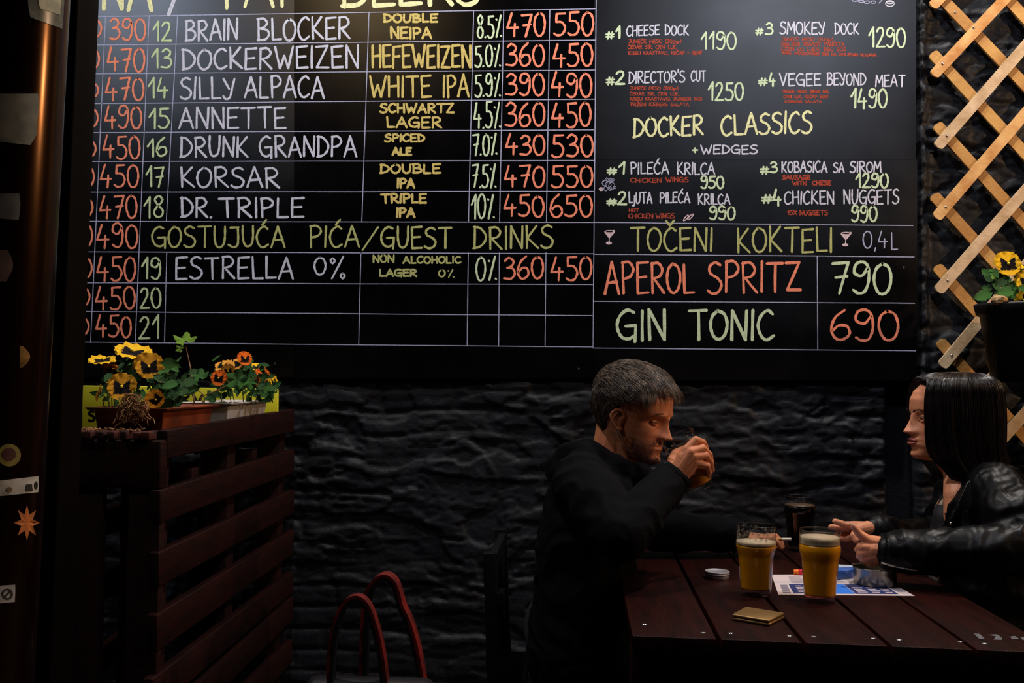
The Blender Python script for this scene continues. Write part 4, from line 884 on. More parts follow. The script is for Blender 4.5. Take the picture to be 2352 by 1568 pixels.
# lighter
M['redplastic'] = mat('red_plastic', (220, 36, 60), .3, sss=.3); M['orangeplastic'] = mat('orange_plastic', (230, 110, 30), .35)
lp = T(1823, 1313, .758); lt = thing('lighter', lp - Vector((0, 0, .0075)), 'red lighter with orange end lying behind the largest beer glass', 'lighter')
MB().tube([lp + Vector((.012, 0, 0)), lp + Vector((.066, .004, 0))], .0072, 16).build('body', M['redplastic'], lt, smooth=True)
MB().tube([lp + Vector((.0, 0, 0)), lp + Vector((.003, 0, 0)), lp + Vector((.004, 0, 0)), lp + Vector((.006, 0, 0)), lp + Vector((.0118, .001, 0))], [.006, .006, .0045, .0066, .0066], 16).build('cap', M['orangeplastic'], lt, smooth=True)
# steel ashtray
M['inox'] = mat('polished_steel', (150, 145, 134), .3, 1.0, var=.1, vscale=8)
ac = T(2010, 1341, .7514); at_ = thing('ashtray', ac, 'round stainless steel ashtray standing on the menu sheet', 'ashtray')
MB().lathe([(.0001, 0), (.044, 0), (.0475, .003), (.0485, .030), (.0500, .0385), (.0505, .040), (.0492, .0405), (.0478, .036), (.0462, .006), (.0001, .003)], ac, n=56).build('bowl', M['inox'], at_, smooth=True)
for a_ in (0.6, 2.7, 4.8):
    MB().bar(ac + Vector((.044 * math.cos(a_), .044 * math.sin(a_), .0400)), ac + Vector((.0515 * math.cos(a_), .0515 * math.sin(a_), .0412)), .012, .002).build('cigarette_rest', M['inox'], at_)
M['paperwhite'] = mat('cigarette_paper', (214, 206, 190), .8); M['filter'] = mat('cork_filter', (196, 136, 70), .8)

# ------------------------------------------------------------------ seats and the bag at the lower left
M['blackwood'] = mat('black_painted_wood', (4, 4, 6), .7, spec=.1, var=.3, vscale=12, bump=.3)
def chair(cx, cy, facing, label, backz=1.0):
    """folding wooden chair; facing = +1 looks to +x, -1 looks to -x"""
    t = thing('chair', (cx, cy, 0), label, 'chair'); s = facing
    for y in (-.19, .19):
        MB().bar((cx - s * .20, cy + y, 0), (cx - s * .24, cy + y, backz), .035, .03).build('leg', M['blackwood'], t, bevel=.002)
        MB().bar((cx + s * .20, cy + y, 0), (cx + s * .19, cy + y, .44), .035, .03).build('leg', M['blackwood'], t, bevel=.002)
        MB().bar((cx - s * .21, cy + y, .22), (cx + s * .20, cy + y, .22), .03, .02).build('stretcher', M['blackwood'], t)
    for i in range(5):
        x = cx - .2 + i * .1; MB().box((x - .046, cy - .2, .44), (x + .046, cy + .2, .46)).build('seat_slat', M['blackwood'], t, bevel=.002)
    for z in (backz - .12, backz - .27):
        MB().box((cx - s * .235 - .01, cy - .2, z), (cx - s * .235 + .01, cy + .2, z + .11)).build('back_rail', M['blackwood'], t, bevel=.003)
    return t
# ------------------------------------------------------------------ people
M['skin'] = mat('skin', (196, 122, 84), .55, var=.10, vscale=30, bump=.15, bscale=200, sss=.25, sssr=(1, .35, .2), sscale=.006, spec=.35)
M['skin_w'] = mat('skin_woman', (212, 140, 104), .5, var=.08, vscale=30, sss=.25, sssr=(1, .35, .2), sscale=.006, spec=.35)
M['hair_m'] = mat('grey_brown_hair', (112, 92, 76), .5, var=.45, vscale=60, spec=.5, col2=(48, 40, 36))
M['hair_w'] = mat('black_brown_hair', (26, 18, 18), .30, var=.4, vscale=30, spec=.5)
M['eyeball'] = mat('eyeball', (150, 140, 134), .2); M['iris'] = mat('iris', (30, 22, 16), .1)
M['lips'] = mat('lips', (176, 92, 84), .4)
M['hoodie'] = mat('black_cotton_hoodie', (6, 7, 11), .9, var=.3, vscale=20, bump=.4, bscale=260, spec=.08)
M['leather'] = mat('black_leather', (5, 6, 8), .40, var=.3, vscale=20, bump=.10, bscale=160, spec=.16)
M['trousers'] = mat('black_jeans', (7, 7, 10), .9, var=.3, vscale=60)
M['shoe'] = mat('black_shoes', (16, 15, 15), .5)
def interp(tab, w, c):
    for a, b in zip(tab[:-1], tab[1:]):
        if a[0] <= w <= b[0]:
            t = (w - a[0]) / (b[0] - a[0]); t = t * t * (3 - 2 * t) * .5 + t * .5; return a[c] + (b[c] - a[c]) * t
    return tab[-1][c] if w > tab[-1][0] else tab[0][c]
# w, front, back(-), half width
MAN = [(0, 0.05, -0.002, 0.014), (0.004, 0.077, -0.015, 0.028), (0.014, 0.086, -0.026, 0.04), (0.028, 0.082, -0.038, 0.05), (0.038, 0.083, -0.048, 0.055), (0.05, 0.0835, -0.06, 0.06), (0.064, 0.081, -0.074, 0.064), (0.085, 0.077, -0.086, 0.068), (0.102, 0.078, -0.093, 0.071), (0.118, 0.086, -0.098, 0.073), (0.135, 0.09, -0.101, 0.076), (0.155, 0.088, -0.1, 0.077), (0.175, 0.079, -0.094, 0.074), (0.195, 0.058, -0.08, 0.064), (0.21, 0.034, -0.058, 0.046), (0.22, 0.01, -0.03, 0.026), (0.223, -0.008, -0.014, 0.01)]
WOM = [(0, .050, -.002, .012), (.004, .074, -.015, .025), (.014, .082, -.026, .036), (.028, .079, -.038, .046), (.038, .082, -.048, .052), (.050, .082, -.060, .057), (.064, .080, -.074, .062), (.085, .076, -.086, .066), (.102, .076, -.093, .069),
       (.118, .080, -.098, .071), (.135, .084, -.101, .074), (.155, .083, -.100, .075), (.175, .075, -.094, .072), (.195, .058, -.080, .062), (.210, .034, -.058, .045), (.220, .010, -.030, .026), (.223, -.008, -.014, .010)]
gs = lambda x, s: math.exp(-(x / s) ** 2)
def head_pt(tab, th, w, nose=1.0, lips=1.0, brow=1.0, off=0.0):
    f = interp(tab, w, 1); b = interp(tab, w, 2); h = interp(tab, w, 3); c = (f + b) / 2; c = c * .55
    ct, st = math.cos(th), math.sin(th)
    rx = (f - c) if ct > 0 else (c - b)
    e = .86 if ct > 0 else 1.0
    u = c + (rx + off) * math.copysign(abs(ct) ** e, ct); v = (h + off) * math.copysign(abs(st) ** .92, st)
    if ct > 0 and off < .003:
        n = 0
        if .062 < w < .122:
            t = (w - .062) / .06; n = (.034 * min(1, (t / .16)) * (1 - t) ** .78 + .002) * nose if t < 1 else 0
            sg = .0090 + .0088 * gs(w - .075, .012)
        else: sg = .009
        u += n * gs(v, sg)
        u += .0035 * nose * (gs(v - .014, .006) + gs(v + .014, .006)) * gs(w - .072, .006)
        u += lips * (.0062 * gs(w - .0535, .0045) + .0060 * gs(w - .0425, .0045)) * gs(v, .022) - .004 * gs(w - .0485, .0022) * gs(v, .026)
        u += .003 * gs(w - .012, .012) * gs(v, .018)
        for s in (-1, 1):
            u -= .0095 * gs(v - s * .031, .015) * gs(w - .108, .0105)
            u += .0045 * brow * gs(v - s * .028, .022) * gs(w - .124, .007)
            u += .004 * gs(v - s * .045, .018) * gs(w - .085, .014)
            u -= .003 * gs(v - s * .05, .015) * gs(w - .055, .015)
    return u, v, w
def make_head(tab, frame, scale, **kw):
    O, F_, U_, S_ = frame; mb = MB(); nv, nt = 96, 88; V = []
    for j in range(nv):
        t = j / (nv - 1); w = .223 * (t * .92 + .08 * (0.5 - .5 * math.cos(math.pi * t)))
        for i in range(nt):
            th = 2 * math.pi * i / nt; th = th - .35 * math.sin(th)           # denser round the face
            u, v, ww = head_pt(tab, th, w, **kw); V.append(O + (F_ * u + S_ * v + U_ * ww) * scale)
    Fc = [(j * nt + i, j * nt + (i + 1) % nt, (j + 1) * nt + (i + 1) % nt, (j + 1) * nt + i) for j in range(nv - 1) for i in range(nt)]
    Fc += [tuple(range(nt))[::-1], tuple((nv - 1) * nt + i for i in range(nt))]
    mb.add(V, Fc); return mb
def to(frame, s, u, v, w): O, F_, U_, S_ = frame; return O + (F_ * u + S_ * v + U_ * w) * s
def ear(mb, frame, s, sd):
    e = lambda u, v, w: to(frame, s, u, sd * v, w)
    pts = [(.006, .070, .078), (.000, .074, .073), (-.008, .078, .078), (-.016, .084, .090), (-.020, .087, .104), (-.014, .086, .116), (-.003, .081, .119), (.006, .075, .112), (.008, .071, .100)]
    mb.tube(cat([e(*p) for p in pts], 4), .0042 * s, 8)
    mb.tube(cat([e(*p) for p in ((.002, .073, .082), (-.007, .077, .090), (-.010, .079, .100), (-.004, .077, .109))], 4), .0034 * s, 8)
    mb.ell(e(-.005, .073, .097), (.012 * s, .005 * s, .020 * s), Matrix((frame[1], frame[3], frame[2])).transposed(), n=12, m=8)
    mb.ell(e(.001, .073, .077), (.006 * s, .004 * s, .006 * s), n=10, m=6)
def eyes(par, frame, s):
    for sd in (-1, 1):
        c = to(frame, s, .0620, sd * .030, .1075)
        e = MB().ell(c, (.0108 * s,) * 3, n=20, m=14).build('eye', M['eyeball'], par, smooth=True)
        MB().ell(to(frame, s, .0692, sd * .030, .1070), (.0050 * s,) * 3, n=14, m=8).build('iris', M['iris'], e, smooth=True)
def lids(mb, frame, s, close=0.0):
    for sd in (-1, 1):
        for (dw, r, k) in ((.0042 - close, .0036, .0), (-.0062, .0030, 0)):
            pts = []
            for i in range(9):
                a = (i / 8 - .5) * 2; pts.append(to(frame, s, .0718 - .0065 * a * a, sd * .030 + a * .0130, .1075 + dw * (1 - .75 * a * a)))
            mb.tube(pts, r * s, 8)
def lashes(par, frame, s, m, close=0.0):
    for sd in (-1, 1):
        pts = []
        for i in range(9):
            a = (i / 8 - .5) * 2; pts.append(to(frame, s, .0752 - .0065 * a * a, sd * .030 + a * .0135, .1070 + (.0042 - close) * (1 - .75 * a * a)))
        MB().tube(pts, [.0004, .0010, .0014, .0015, .0015, .0015, .0014, .0010, .0005], 6).build('eyelashes', m, par, smooth=True)
def brows(par, frame, s, m, up=0):
    for sd in (-1, 1):
        mb = MB()
        for i in range(60):
            a = random.random(); v = .012 + a * .034; u, _, w = .0895 - (v - .012) ** 2 * 12, 0, .1225 + .006 * math.sin(a * 2.6) + random.uniform(-.002, .002)
            p = to(frame, s, u - .002, sd * v, w + up); q_ = to(frame, s, u - .001, sd * (v + .007), w + up + .0025)
            mb.tube([p, (p + q_) / 2, q_], [.0007, .0006, .0002], 4)
        mb.build('eyebrow', m, par)

def frame_for(ear_px, ear_py, Y, facing, tilt, yaw, s):
    F_ = Vector((facing, 0, 0)); F_ = Matrix.Rotation(yaw, 3, 'Z') @ F_
    S_ = Vector((0, 0, 1)).cross(F_).normalized(); F_ = (F_ * math.cos(tilt) - Vector((0, 0, 1)) * math.sin(tilt)).normalized(); U_ = F_.cross(S_).normalized()
    if U_.z < 0: U_ = -U_
    E = P(ear_px, ear_py, Y); O = E - U_ * (.092 * s)
    return (O, F_, U_, S_)
def finish_folds(me, amp, freq, seed, ridge=True, zs=1.0):
    a = co(me); n = np.empty(len(me.vertices) * 3, dtype=np.float32)
    me.vertices.foreach_get('normal', n); n = n.reshape(-1, 3); out = a.copy()
    for i in range(len(a)):
        p = Vector(a[i]); q_ = Vector((p.x * freq, p.y * freq, p.z * freq * zs)) + Vector((seed, seed * 2, 0))
        w1 = mnoise.noise(q_ + Vector((mnoise.noise(q_ * .7), mnoise.noise(q_ * .7 + Vector((9, 9, 9))), 0)) * 1.3)
        h = (1 - abs(w1) * 2.2) if ridge else w1
        out[i] = a[i] + n[i] * amp * max(-.6, h)
    me.vertices.foreach_set('co', out.reshape(-1)); me.update(); return me
def hand_mesh(chains, voxel=.0014, smooth=3):
    mb = MB()
    for c in chains: mb.chain(c, 12)
    return remesh(mb, voxel, smooth, .4)
def nail(par, p, d, n, s=.0055):
    p = Vector(p); d = Vector(d).normalized(); n = Vector(n).normalized(); x = d.cross(n).normalized()
    MB().ell(p + n * .0, (s * .85, s * 1.2, .0012), Matrix((x, d, n)).transposed(), n=12, m=4).build('nail', M['nail'], par, smooth=True)
M['nail'] = mat('finger_nail', (214, 160, 140), .3)

# ================================================================== the man
man = thing('person', P(1300, 1568, 2.56), 'man in a black hoodie drinking beer from a glass held in one hand', 'person')
ms = 1.045; MF = frame_for(1453, 966, 2.56, 1, math.radians(12), math.radians(-27), ms)
hb = make_head(MAN, MF, ms, nose=1.0, lips=.8, brow=1.6)
for sd in (-1, 1): ear(hb, MF, ms, sd)
lids(hb, MF, ms, .004)
hb.chain([(to(MF, ms, -.035, 0, .085), .058), (P(1402, 1075, 2.57), .054), (P(1385, 1110, 2.57), .060)])
hb.chain([(to(MF, ms, -.01, 0, .035), .045), (P(1408, 1085, 2.57), .046)])
hb.chain([(to(MF, ms, .0, -.045, .06), .014), (P(1430, 1075, 2.52), .012)])
head_me = remesh(hb, .0021, 2, .4)
# right hand round the glass; wrist, knuckles and finger joints
GY = 2.46
def H(x, y, dY, r): return (P(x, y, GY + dY), r)
rh = []
wr = H(1560, 1083, -.050, .021)
rh.append([H(1535, 1110, -.055, .026), wr])
rh.append([wr, H(1578, 1032, -.050, .0115), H(1598, 1010, -.045, .0095), H(1615, 1016, -.012, .0083), H(1622, 1029, .010, .0072)])
rh.append([wr, H(1587, 1038, -.058, .0120), H(1614, 1029, -.046, .0098), H(1629, 1044, -.010, .0086), H(1633, 1061, .010, .0074)])
rh.append([wr, H(1594, 1048, -.059, .0116), H(1621, 1046, -.046, .0094), H(1632, 1062, -.014, .0083), H(1635, 1079, .004, .0072)])
rh.append([H(1566, 1094, -.048, .018), H(1598, 1062, -.055, .0108), H(1624, 1069, -.046, .0084), H(1628, 1084, -.024, .0074), H(1627, 1097, -.012, .0064)])
rh.append([wr, H(1570, 1050, -.050, .015), H(1583, 1040, -.056, .0118)]); rh.append([wr, H(1578, 1062, -.052, .0165)]); rh.append([H(1558, 1080, -.046, .020), H(1568, 1058, -.042, .018)])
rh.append([H(1552, 1080, -.036, .019), H(1544, 1056, -.010, .0125), H(1552, 1040, .020, .0105), H(1572, 1030, .048, .0085)])
rh.append([H(1588, 1080, -.040, .012), H(1572, 1076, -.046, .017)])
rhm = hand_mesh(rh, .0014, 3)
# left hand lying on the table behind the glasses
LY = 2.73
def H2(x, y, dY, r): return (P(x, y, LY + dY), r)
w2 = H2(1712, 1238, 0, .022)
lh = [[H2(1688, 1233, 0, .024), w2]]
for (a, b, c, d, r) in (((1752, 1238, -.030), (1774, 1236, -.036), (1788, 1247, -.038), (1795, 1258, -.040), .0095), ((1754, 1236, -.010), (1780, 1232, -.012), (1792, 1244, -.016), (1796, 1256, -.02), .0100),
                        ((1754, 1238, .010), (1778, 1236, .012), (1790, 1247, .010), (1794, 1256, .008), .0094), ((1748, 1242, .028), (1768, 1242, .032), (1778, 1249, .032), (1784, 1257, .03), .0082)):
    lh.append([w2, H2(*a, r * 1.2), H2(*b, r), H2(*c, r * .88), H2(*d, r * .76)])
lh.append([w2, H2(1735, 1248, -.036, .013), H2(1758, 1255, -.056, .0105), H2(1776, 1258, -.062, .009)])
lhm = hand_mesh(lh, .0016, 3)
core = MB()
core.chain([(P(1325, 1470, 2.57), .12), (P(1345, 1300, 2.57), .11), (P(1355, 1170, 2.57), .11), (P(1378, 1110, 2.57), .055)])
core.chain([(P(1345, 1115, 2.42), .05), (P(1430, 1228, 2.26), .038), (P(1535, 1110, GY - .055), .024)])
core.chain([(P(1400, 1115, 2.74), .05), (P(1500, 1222, 2.70), .038), (P(1688, 1233, LY), .024)])
core_me = remesh(core, .008, 2)
obj('body', join([head_me, rhm, lhm, core_me]), M['skin'], man)
eyes(man, MF, ms); lashes(man, MF, ms, M['hair_m'], .004); brows(man, MF, ms, M['hair_m'])
mb = MB()                                   # short beard stubble along chin and lip
for i in range(2600):
    th = random.uniform(-1.25, 1.25); w = random.uniform(.001, .062) if abs(th) > .5 else random.choice((random.uniform(.0, .036), random.uniform(.056, .066)))
    if abs(th) < .5 and .036 < w < .056: continue
    u, v, ww = head_pt(MAN, th, w, nose=1.0, lips=.8, brow=1.6); p = to(MF, ms, u - .0015, v, ww); L_ = random.uniform(.003, .006)
    mb.tube([p, p + (MF[1] * (math.cos(th) * .6 + random.uniform(-.6, .6)) + MF[3] * (math.sin(th) * .6 + random.uniform(-.5, .5)) - MF[2] * random.uniform(.2, 1)) * L_], [.0004, .0001], 3, cap=False)
mb.build('beard', mat('brown_stubble', (70, 46, 32), .6), man, kind='stuff')
# hair: cap and combed strands
def hairmask(th, w):
    at = abs(math.atan2(math.sin(th), math.cos(th)))   # 0 front .. pi back
    lo = .180 if at < .75 else (.180 - (at - .75) * .06 if at < 1.25 else (.150 - (at - 1.25) * .06 if at < 1.6 else (.129 - (at - 1.6) * .125 if at < 2.2 else .054)))
    return max(0, min(1, (w - lo) / .012))
mb = MB(); nv, nt = 60, 64; V = []
for j in range(nv):
    w = .03 + (.2235 - .03) * j / (nv - 1)
    for i in range(nt):
        th = 2 * math.pi * i / nt; k = hairmask(th, w); g_ = .007 + .009 * max(0, (w - .12) / .1)
        u, v, ww = head_pt(MAN, th, w, off=k * g_ - (1 - k) * .006); V.append(to(MF, ms, u, v, ww + k * max(0, w - .16) * .12))
mb.add(V, [(j * nt + i, j * nt + (i + 1) % nt, (j + 1) * nt + (i + 1) % nt, (j + 1) * nt + i) for j in range(nv - 1) for i in range(nt)] + [tuple((nv - 1) * nt + i for i in range(nt))])
hair = mb.build('hair', M['hair_m'], man, smooth=True)
mb = MB()
for i in range(13000):
    th = random.uniform(-math.pi, math.pi); w = random.uniform(.055, .221)
    if random.random() < .35: w = random.uniform(.16, .222)
    if hairmask(th, w) < .6: continue
    u, v, ww = head_pt(MAN, th, w, off=.0065 + .009 * max(0, (w - .12) / .1)); p = to(MF, ms, u, v, ww + max(0, w - .16) * .12)
    nrm_ = (p - to(MF, ms, -.01, 0, .12)).normalized()
    top = w > .15
    cl = mnoise.noise(p * 22)
    flow = (MF[1] * (1.0 if top else -.25) - MF[2] * (.25 if top else 1.0) + MF[3] * (cl * .9) + MF[1] * (.0 if top else -.3))
    if top and abs(th) < 1.2: flow = MF[1] * .7 - MF[2] * .75 + MF[3] * cl * 1.2
    flow = (flow - nrm_ * flow.dot(nrm_)).normalized(); L_ = (.032 if top else .014) * random.uniform(.7, 1.2)
    if top and abs(th) < .8 and w < .19: L_ = random.uniform(.022, .045)
    lift = (.5 if top else .28) + cl * .3; pts = []
    for k in range(5):
        t = k / 4; pts.append(p + flow * L_ * t + nrm_ * L_ * lift * math.sin(t * 2.4) * .6 + Vector((0, 0, -.012 * t * t if top else 0)))
    mb.tube(pts, [.0006, .0007, .0006, .0004, .0001], 3, cap=False)
mb.build('hair_strands', M['hair_m'], man, smooth=True, kind='stuff')
# earring
M['silver'] = mat('silver', (230, 225, 215), .12, 1.0)
ec = to(MF, ms, .002, -.079, .068); er = MB()
er.tube([ec + MF[1] * .006 * math.cos(t) + MF[2] * (.006 * math.sin(t) - .006) for t in [2 * math.pi * k / 20 for k in range(20)]], .0011, 6, closed=True); er.ell(ec + MF[2] * .0, (.0024,) * 3, n=10, m=6)
er.build('earring', M['silver'], man, smooth=True)
# hoodie
hd = MB()
for dy in (-.10, 0, .10):
    hd.chain([(P(1325, 1500, 2.57 + dy), .125), (P(1338, 1380, 2.57 + dy), .120), (P(1348, 1260, 2.57 + dy), .125), (P(1360, 1165, 2.57 + dy * .9), .115), (P(1368, 1125, 2.57 + dy * .7), .085)], 20)
hd.chain([(P(1338, 1112, 2.43), .074), (P(1372, 1160, 2.34), .070), (P(1428, 1226, 2.255), .060), (P(1475, 1178, 2.31), .055), (P(1535, 1112, GY - .056), .043)], 18)
hd.chain([(P(1405, 1112, 2.72), .072), (P(1460, 1180, 2.72), .066), (P(1505, 1218, 2.70), .056), (P(1600, 1222, 2.71), .050), (P(1682, 1228, LY), .041)], 18)
hd.chain([(P(1370, 1090, 2.57), .068), (P(1345, 1105, 2.46), .072)]); hd.chain([(P(1370, 1090, 2.57), .068), (P(1400, 1105, 2.70), .070)])
for pts in (((1442, 1092, 2.50), (1402, 1068, 2.475), (1350, 1040, 2.48), (1310, 1042, 2.53), (1296, 1052, 2.59), (1312, 1044, 2.66), (1360, 1035, 2.70), (1425, 1062, 2.69), (1470, 1090, 2.64)),):
    hd.chain([(P(*p), .030) for p in pts], 14)
hd.ell(P(1330, 1068, 2.58), (.075, .11, .05), n=20)
hd.ell(P(1305, 1078, 2.58), (.055, .10, .055), n=20)
hm = remesh(hd, .006, 6, .5); finish_folds(hm, .007, 11, 3.0, True, 1.3)
obj('hoodie', hm, M['hoodie'], man)
def cuff(par, c, d, r, m, w=.03, name='cuff'):
    c = Vector(c); d = Vector(d).normalized(); mb = MB(); n = 48; pr = []
    base = [(r * .80, 0), (r * .98, -.001), (r * 1.04, w * .3), (r * 1.06, w * .7), (r, w)]
    q_ = Vector((0, 0, 1)).rotation_difference(d); V = []
    for rr, z in base:
        for k in range(n):
            t = 2 * math.pi * k / n; k_ = 1 + .03 * math.cos(t * 24); V.append(c + q_ @ Vector((rr * k_ * math.cos(t), rr * k_ * math.sin(t), z)))
    mb.add(V, [(i * n + k, i * n + (k + 1) % n, (i + 1) * n + (k + 1) % n, (i + 1) * n + k) for i in range(len(base) - 1) for k in range(n)])
    mb.build(name, m, par, smooth=True)
d_ = P(1535, 1112, GY - .056) - P(1572, 1070, GY - .050)
cuff(man, P(1561, 1084, GY - .052), d_, .037, M['hoodie'])
cuff(man, P(1704, 1232, LY), P(1640, 1226, LY) - P(1704, 1232, LY), .034, M['hoodie'])
MB().tube([P(1686, 1231, LY) + Vector((0, .042 * math.cos(t), .042 * math.sin(t))) for t in [2 * math.pi * k / 24 for k in range(24)]], .004, 8, closed=True).build('bracelet', mat('blue_grey_bangle', (70, 96, 120), .15, .6), man, smooth=True)
def legs(par, hip, side, knee_dx, Y0, seat=.50):
    mb = MB()
    for dy in (-.10, .10):
        hp = Vector((hip.x, Y0 + dy, seat + .09)); kn = Vector((hip.x + side * knee_dx, Y0 + dy * 1.3, seat + .02)); an = Vector((kn.x + side * .02, kn.y, .10))
        mb.chain([(hp, .095), (kn, .066)]); mb.chain([(kn, .064), (an, .044)])
    mb.ell((hip.x, Y0, seat + .09), (.13, .19, .11)); me = remesh(mb, .010, 5); finish_folds(me, .005, 14, 8.0); obj('trousers', me, M['trousers'], par)
    for dy in (-.10, .10):
        an = Vector((hip.x + side * (knee_dx + .02), Y0 + dy * 1.3, 0)); sh_ = MB()
        sh_.chain([(an + Vector((-side * .03, 0, .045)), .040), (an + Vector((side * .10, 0, .038)), .038), (an + Vector((side * .19, 0, .032)), .028)]); sh_.chain([(an + Vector((0, 0, .10)), .046), (an + Vector((0, 0, .05)), .042)])
        s_ = remesh(sh_, .006, 3); obj('shoe', s_, M['shoe'], par)
legs(man, P(1322, 1500, 2.57), 1, .40, 2.57)
cm = P(1322, 1500, 2.57)
chair(P(1142, 1300, 2.60).x + .235, 2.60, 1, 'black wooden folding chair the man sits on', .80)
# glass in the man's hand
gb = P(1611, 1122, GY); gt = P(1560, 1010, GY - .004)
g4 = pint(gb, (gt - gb), .142, .60, .02, 'beer_dark', 'tilted glass of golden beer raised to the man\'s mouth', film=30)
# cigarette between fingers of his left hand
c0 = P(1799, 1238, 2.69); cg = thing('cigarette', c0, 'white cigarette held in the man\'s hand resting beside the stout glass', 'cigarette')
MB().tube([c0 + Vector((-.004, 0, 0)), c0 + Vector((.020, -.004, .001))], .0039, 12).build('paper_tube', M['paperwhite'], cg, smooth=True)
MB().tube([c0 + Vector((-.028, .004, -.001)), c0 + Vector((-.0042, 0, 0))], .0040, 12).build('filter', M['filter'], cg, smooth=True)

# ================================================================== the woman
wom = thing('person', P(2260, 1568, 2.6), 'dark-haired woman in a black leather jacket talking across the table', 'person')
ws = 0.975; WF = frame_for(2167, 976, 2.60, -1, math.radians(-1), math.radians(6), ws)
hb = make_head(WOM, WF, ws, nose=.92, lips=1.35, brow=.5)
for sd in (-1, 1): ear(hb, WF, ws, sd)
lids(hb, WF, ws, .0)
hb.chain([(to(WF, ws, -.03, 0, .08), .050), (P(2222, 1080, 2.6), .046), (P(2226, 1120, 2.6), .060)])
hb.chain([(to(WF, ws, 0, 0, .03), .035), (P(2205, 1085, 2.6), .040)])
hb.chain([(P(2212, 1090, 2.58), .048), (P(2200, 1140, 2.53), .034), (P(2197, 1185, 2.52), .030)])
hw = remesh(hb, .0021, 2, .4)
WY = 2.36
def H3(x, y, dY, r): return (P(x, y, WY + dY), r)
w3 = H3(2028, 1262, .012, .025)
lw = [[H3(2060, 1264, .012, .027), w3]]
for (k, p, d, e, r) in (((1979, 1256, 0), (1972, 1262, .036), (1990, 1272, .046), (2000, 1270, .030), .0098), ((1981, 1269, .000), (1976, 1277, .034), (1992, 1284, .046), (2002, 1280, .030), .0100),
                        ((1987, 1281, .002), (1984, 1288, .034), (1998, 1292, .044), (2006, 1288, .030), .0092), ((1996, 1290, .006), (1994, 1295, .030), (2005, 1297, .038), (2010, 1292, .028), .0080)):
    lw.append([w3, H3(*k, r * 1.22), H3(*p, r), H3(*d, r * .9), H3(*e, r * .8)])
lw.append([w3, H3(2000, 1262, .004, .018)]); lw.append([H3(2026, 1276, .012, .021), H3(2004, 1278, .008, .0165)]); lw.append([H3(2024, 1282, .012, .018), H3(2004, 1287, .010, .0125)])
lw.append([H3(2020, 1248, .012, .018), H3(1994, 1241, .006, .0135), H3(1974, 1226, .002, .0098), H3(1962, 1211, .000, .0080)])
lwm = hand_mesh(lw, .0015, 3)
def H4(x, y, dY, r): return (P(x, y, 2.58 + dY), r)
w4 = H4(1992, 1214, 0, .020)
rw = [[H4(2020, 1222, .02, .025), w4]]
for (k, p, d, e, r) in (((1958, 1206, -.012), (1940, 1205, -.016), (1928, 1200, -.018), (1918, 1197, -.018), .0090), ((1954, 1212, .004), (1936, 1212, .002), (1920, 1211, 0), (1909, 1210, 0), .0090),
                        ((1956, 1221, .014), (1940, 1228, .010), (1930, 1230, .004), (1922, 1227, 0), .0085), ((1962, 1228, -.006), (1950, 1236, -.010), (1940, 1238, -.014), (1932, 1236, -.018), .0076)):
    rw.append([w4, H4(*k, r * 1.2), H4(*p, r), H4(*d, r * .9), H4(*e, r * .8)])
rw.append([w4, H4(1975, 1216, -.016, .016), H4(1962, 1230, -.030, .0105), H4(1966, 1240, -.036, .0085)]); rw.append([w4, H4(1970, 1215, 0, .0155)])
rwm = hand_mesh(rw, .0015, 3)
core = MB()
core.chain([(P(2262, 1480, 2.6), .12), (P(2258, 1340, 2.6), .10), (P(2238, 1200, 2.6), .10), (P(2228, 1125, 2.6), .06)])
core.chain([(P(2286, 1140, 2.47), .032), (P(2325, 1255, 2.34), .036), (P(2060, 1264, WY + .012), .025)]); core.chain([(P(2205, 1125, 2.76), .045), (P(2170, 1235, 2.74), .036), (P(2020, 1222, 2.60), .024)])
obj('body', join([hw, lwm, rwm, remesh(core, .008, 2)]), M['skin_w'], wom)
eyes(wom, WF, ws); lashes(wom, WF, ws, M['hair_w']); brows(wom, WF, ws, M['hair_w'], .001)
nail(wom, P(1960, 1208, WY - .008), P(1960, 1204, WY) - P(1972, 1222, WY), (0, -1, .2))
mb = MB()                                   # lips
for (wv, a) in ((.0535, .0028), (.0428, .0034)):
    pts = []
    for i in range(9):
        t = (i / 8 - .5) * 2; th = t * .36; u, v, ww = head_pt(WOM, th, wv, lips=1.35, nose=.92, brow=.5); pts.append(to(WF, ws, u + .0000, v, wv - .003 * t * t * (1 if wv > .05 else -1)))
    mb.tube(pts, [.0008, .0022, a, a, a, a, a, .0022, .0008], 8)
mb.build('lips', M['lips'], wom, smooth=True)
# bobbed hair falling to the shoulders
hc = P(2206, 965, 2.60); mb = MB(); rows = []; nt = 72
prof = [(858, .015, .015, 6), (860, .040, .040, 4), (866, .064, .060, 2), (877, .082, .078, 0), (896, .093, .088, 0), (915, .096, .090, 0), (945, .098, .094, 0), (985, .097, .096, 1), (1020, .093, .098, 3), (1050, .088, .098, 8), (1078, .082, .098, 14), (1100, .074, .096, 22), (1112, .060, .085, 26)]
for py, rx, ry, dx in prof:
    c = P(2205 + dx, py - 4, 2.60); row = []
    for i in range(nt):
        t = 2 * math.pi * i / nt; ct, st = math.cos(t), math.sin(t); e = .82 if ct > 0 else .58
        rr = 1 + .012 * math.sin(t * 23) + .008 * math.sin(t * 41 + 1)
        x = c.x + (rx + (.020 if ct < 0 and py < 1060 else 0)) * rr * math.copysign(abs(ct) ** e, ct); y = c.y + ry * rr * math.copysign(abs(st) ** e, st)
        if ct < -.25 and py > 884:        # the face parts the curtain: push the front of the hair back around it
            k = min(1, (py - 884) / 24) * min(1, (-ct - .25) / .25); d = .055 * k * max(0, 1 - (abs(y - c.y) / .060) ** 4); x += d
        row.append(Vector((x, y, c.z)))
    rows.append(row)
V = [p for r in rows for p in r]
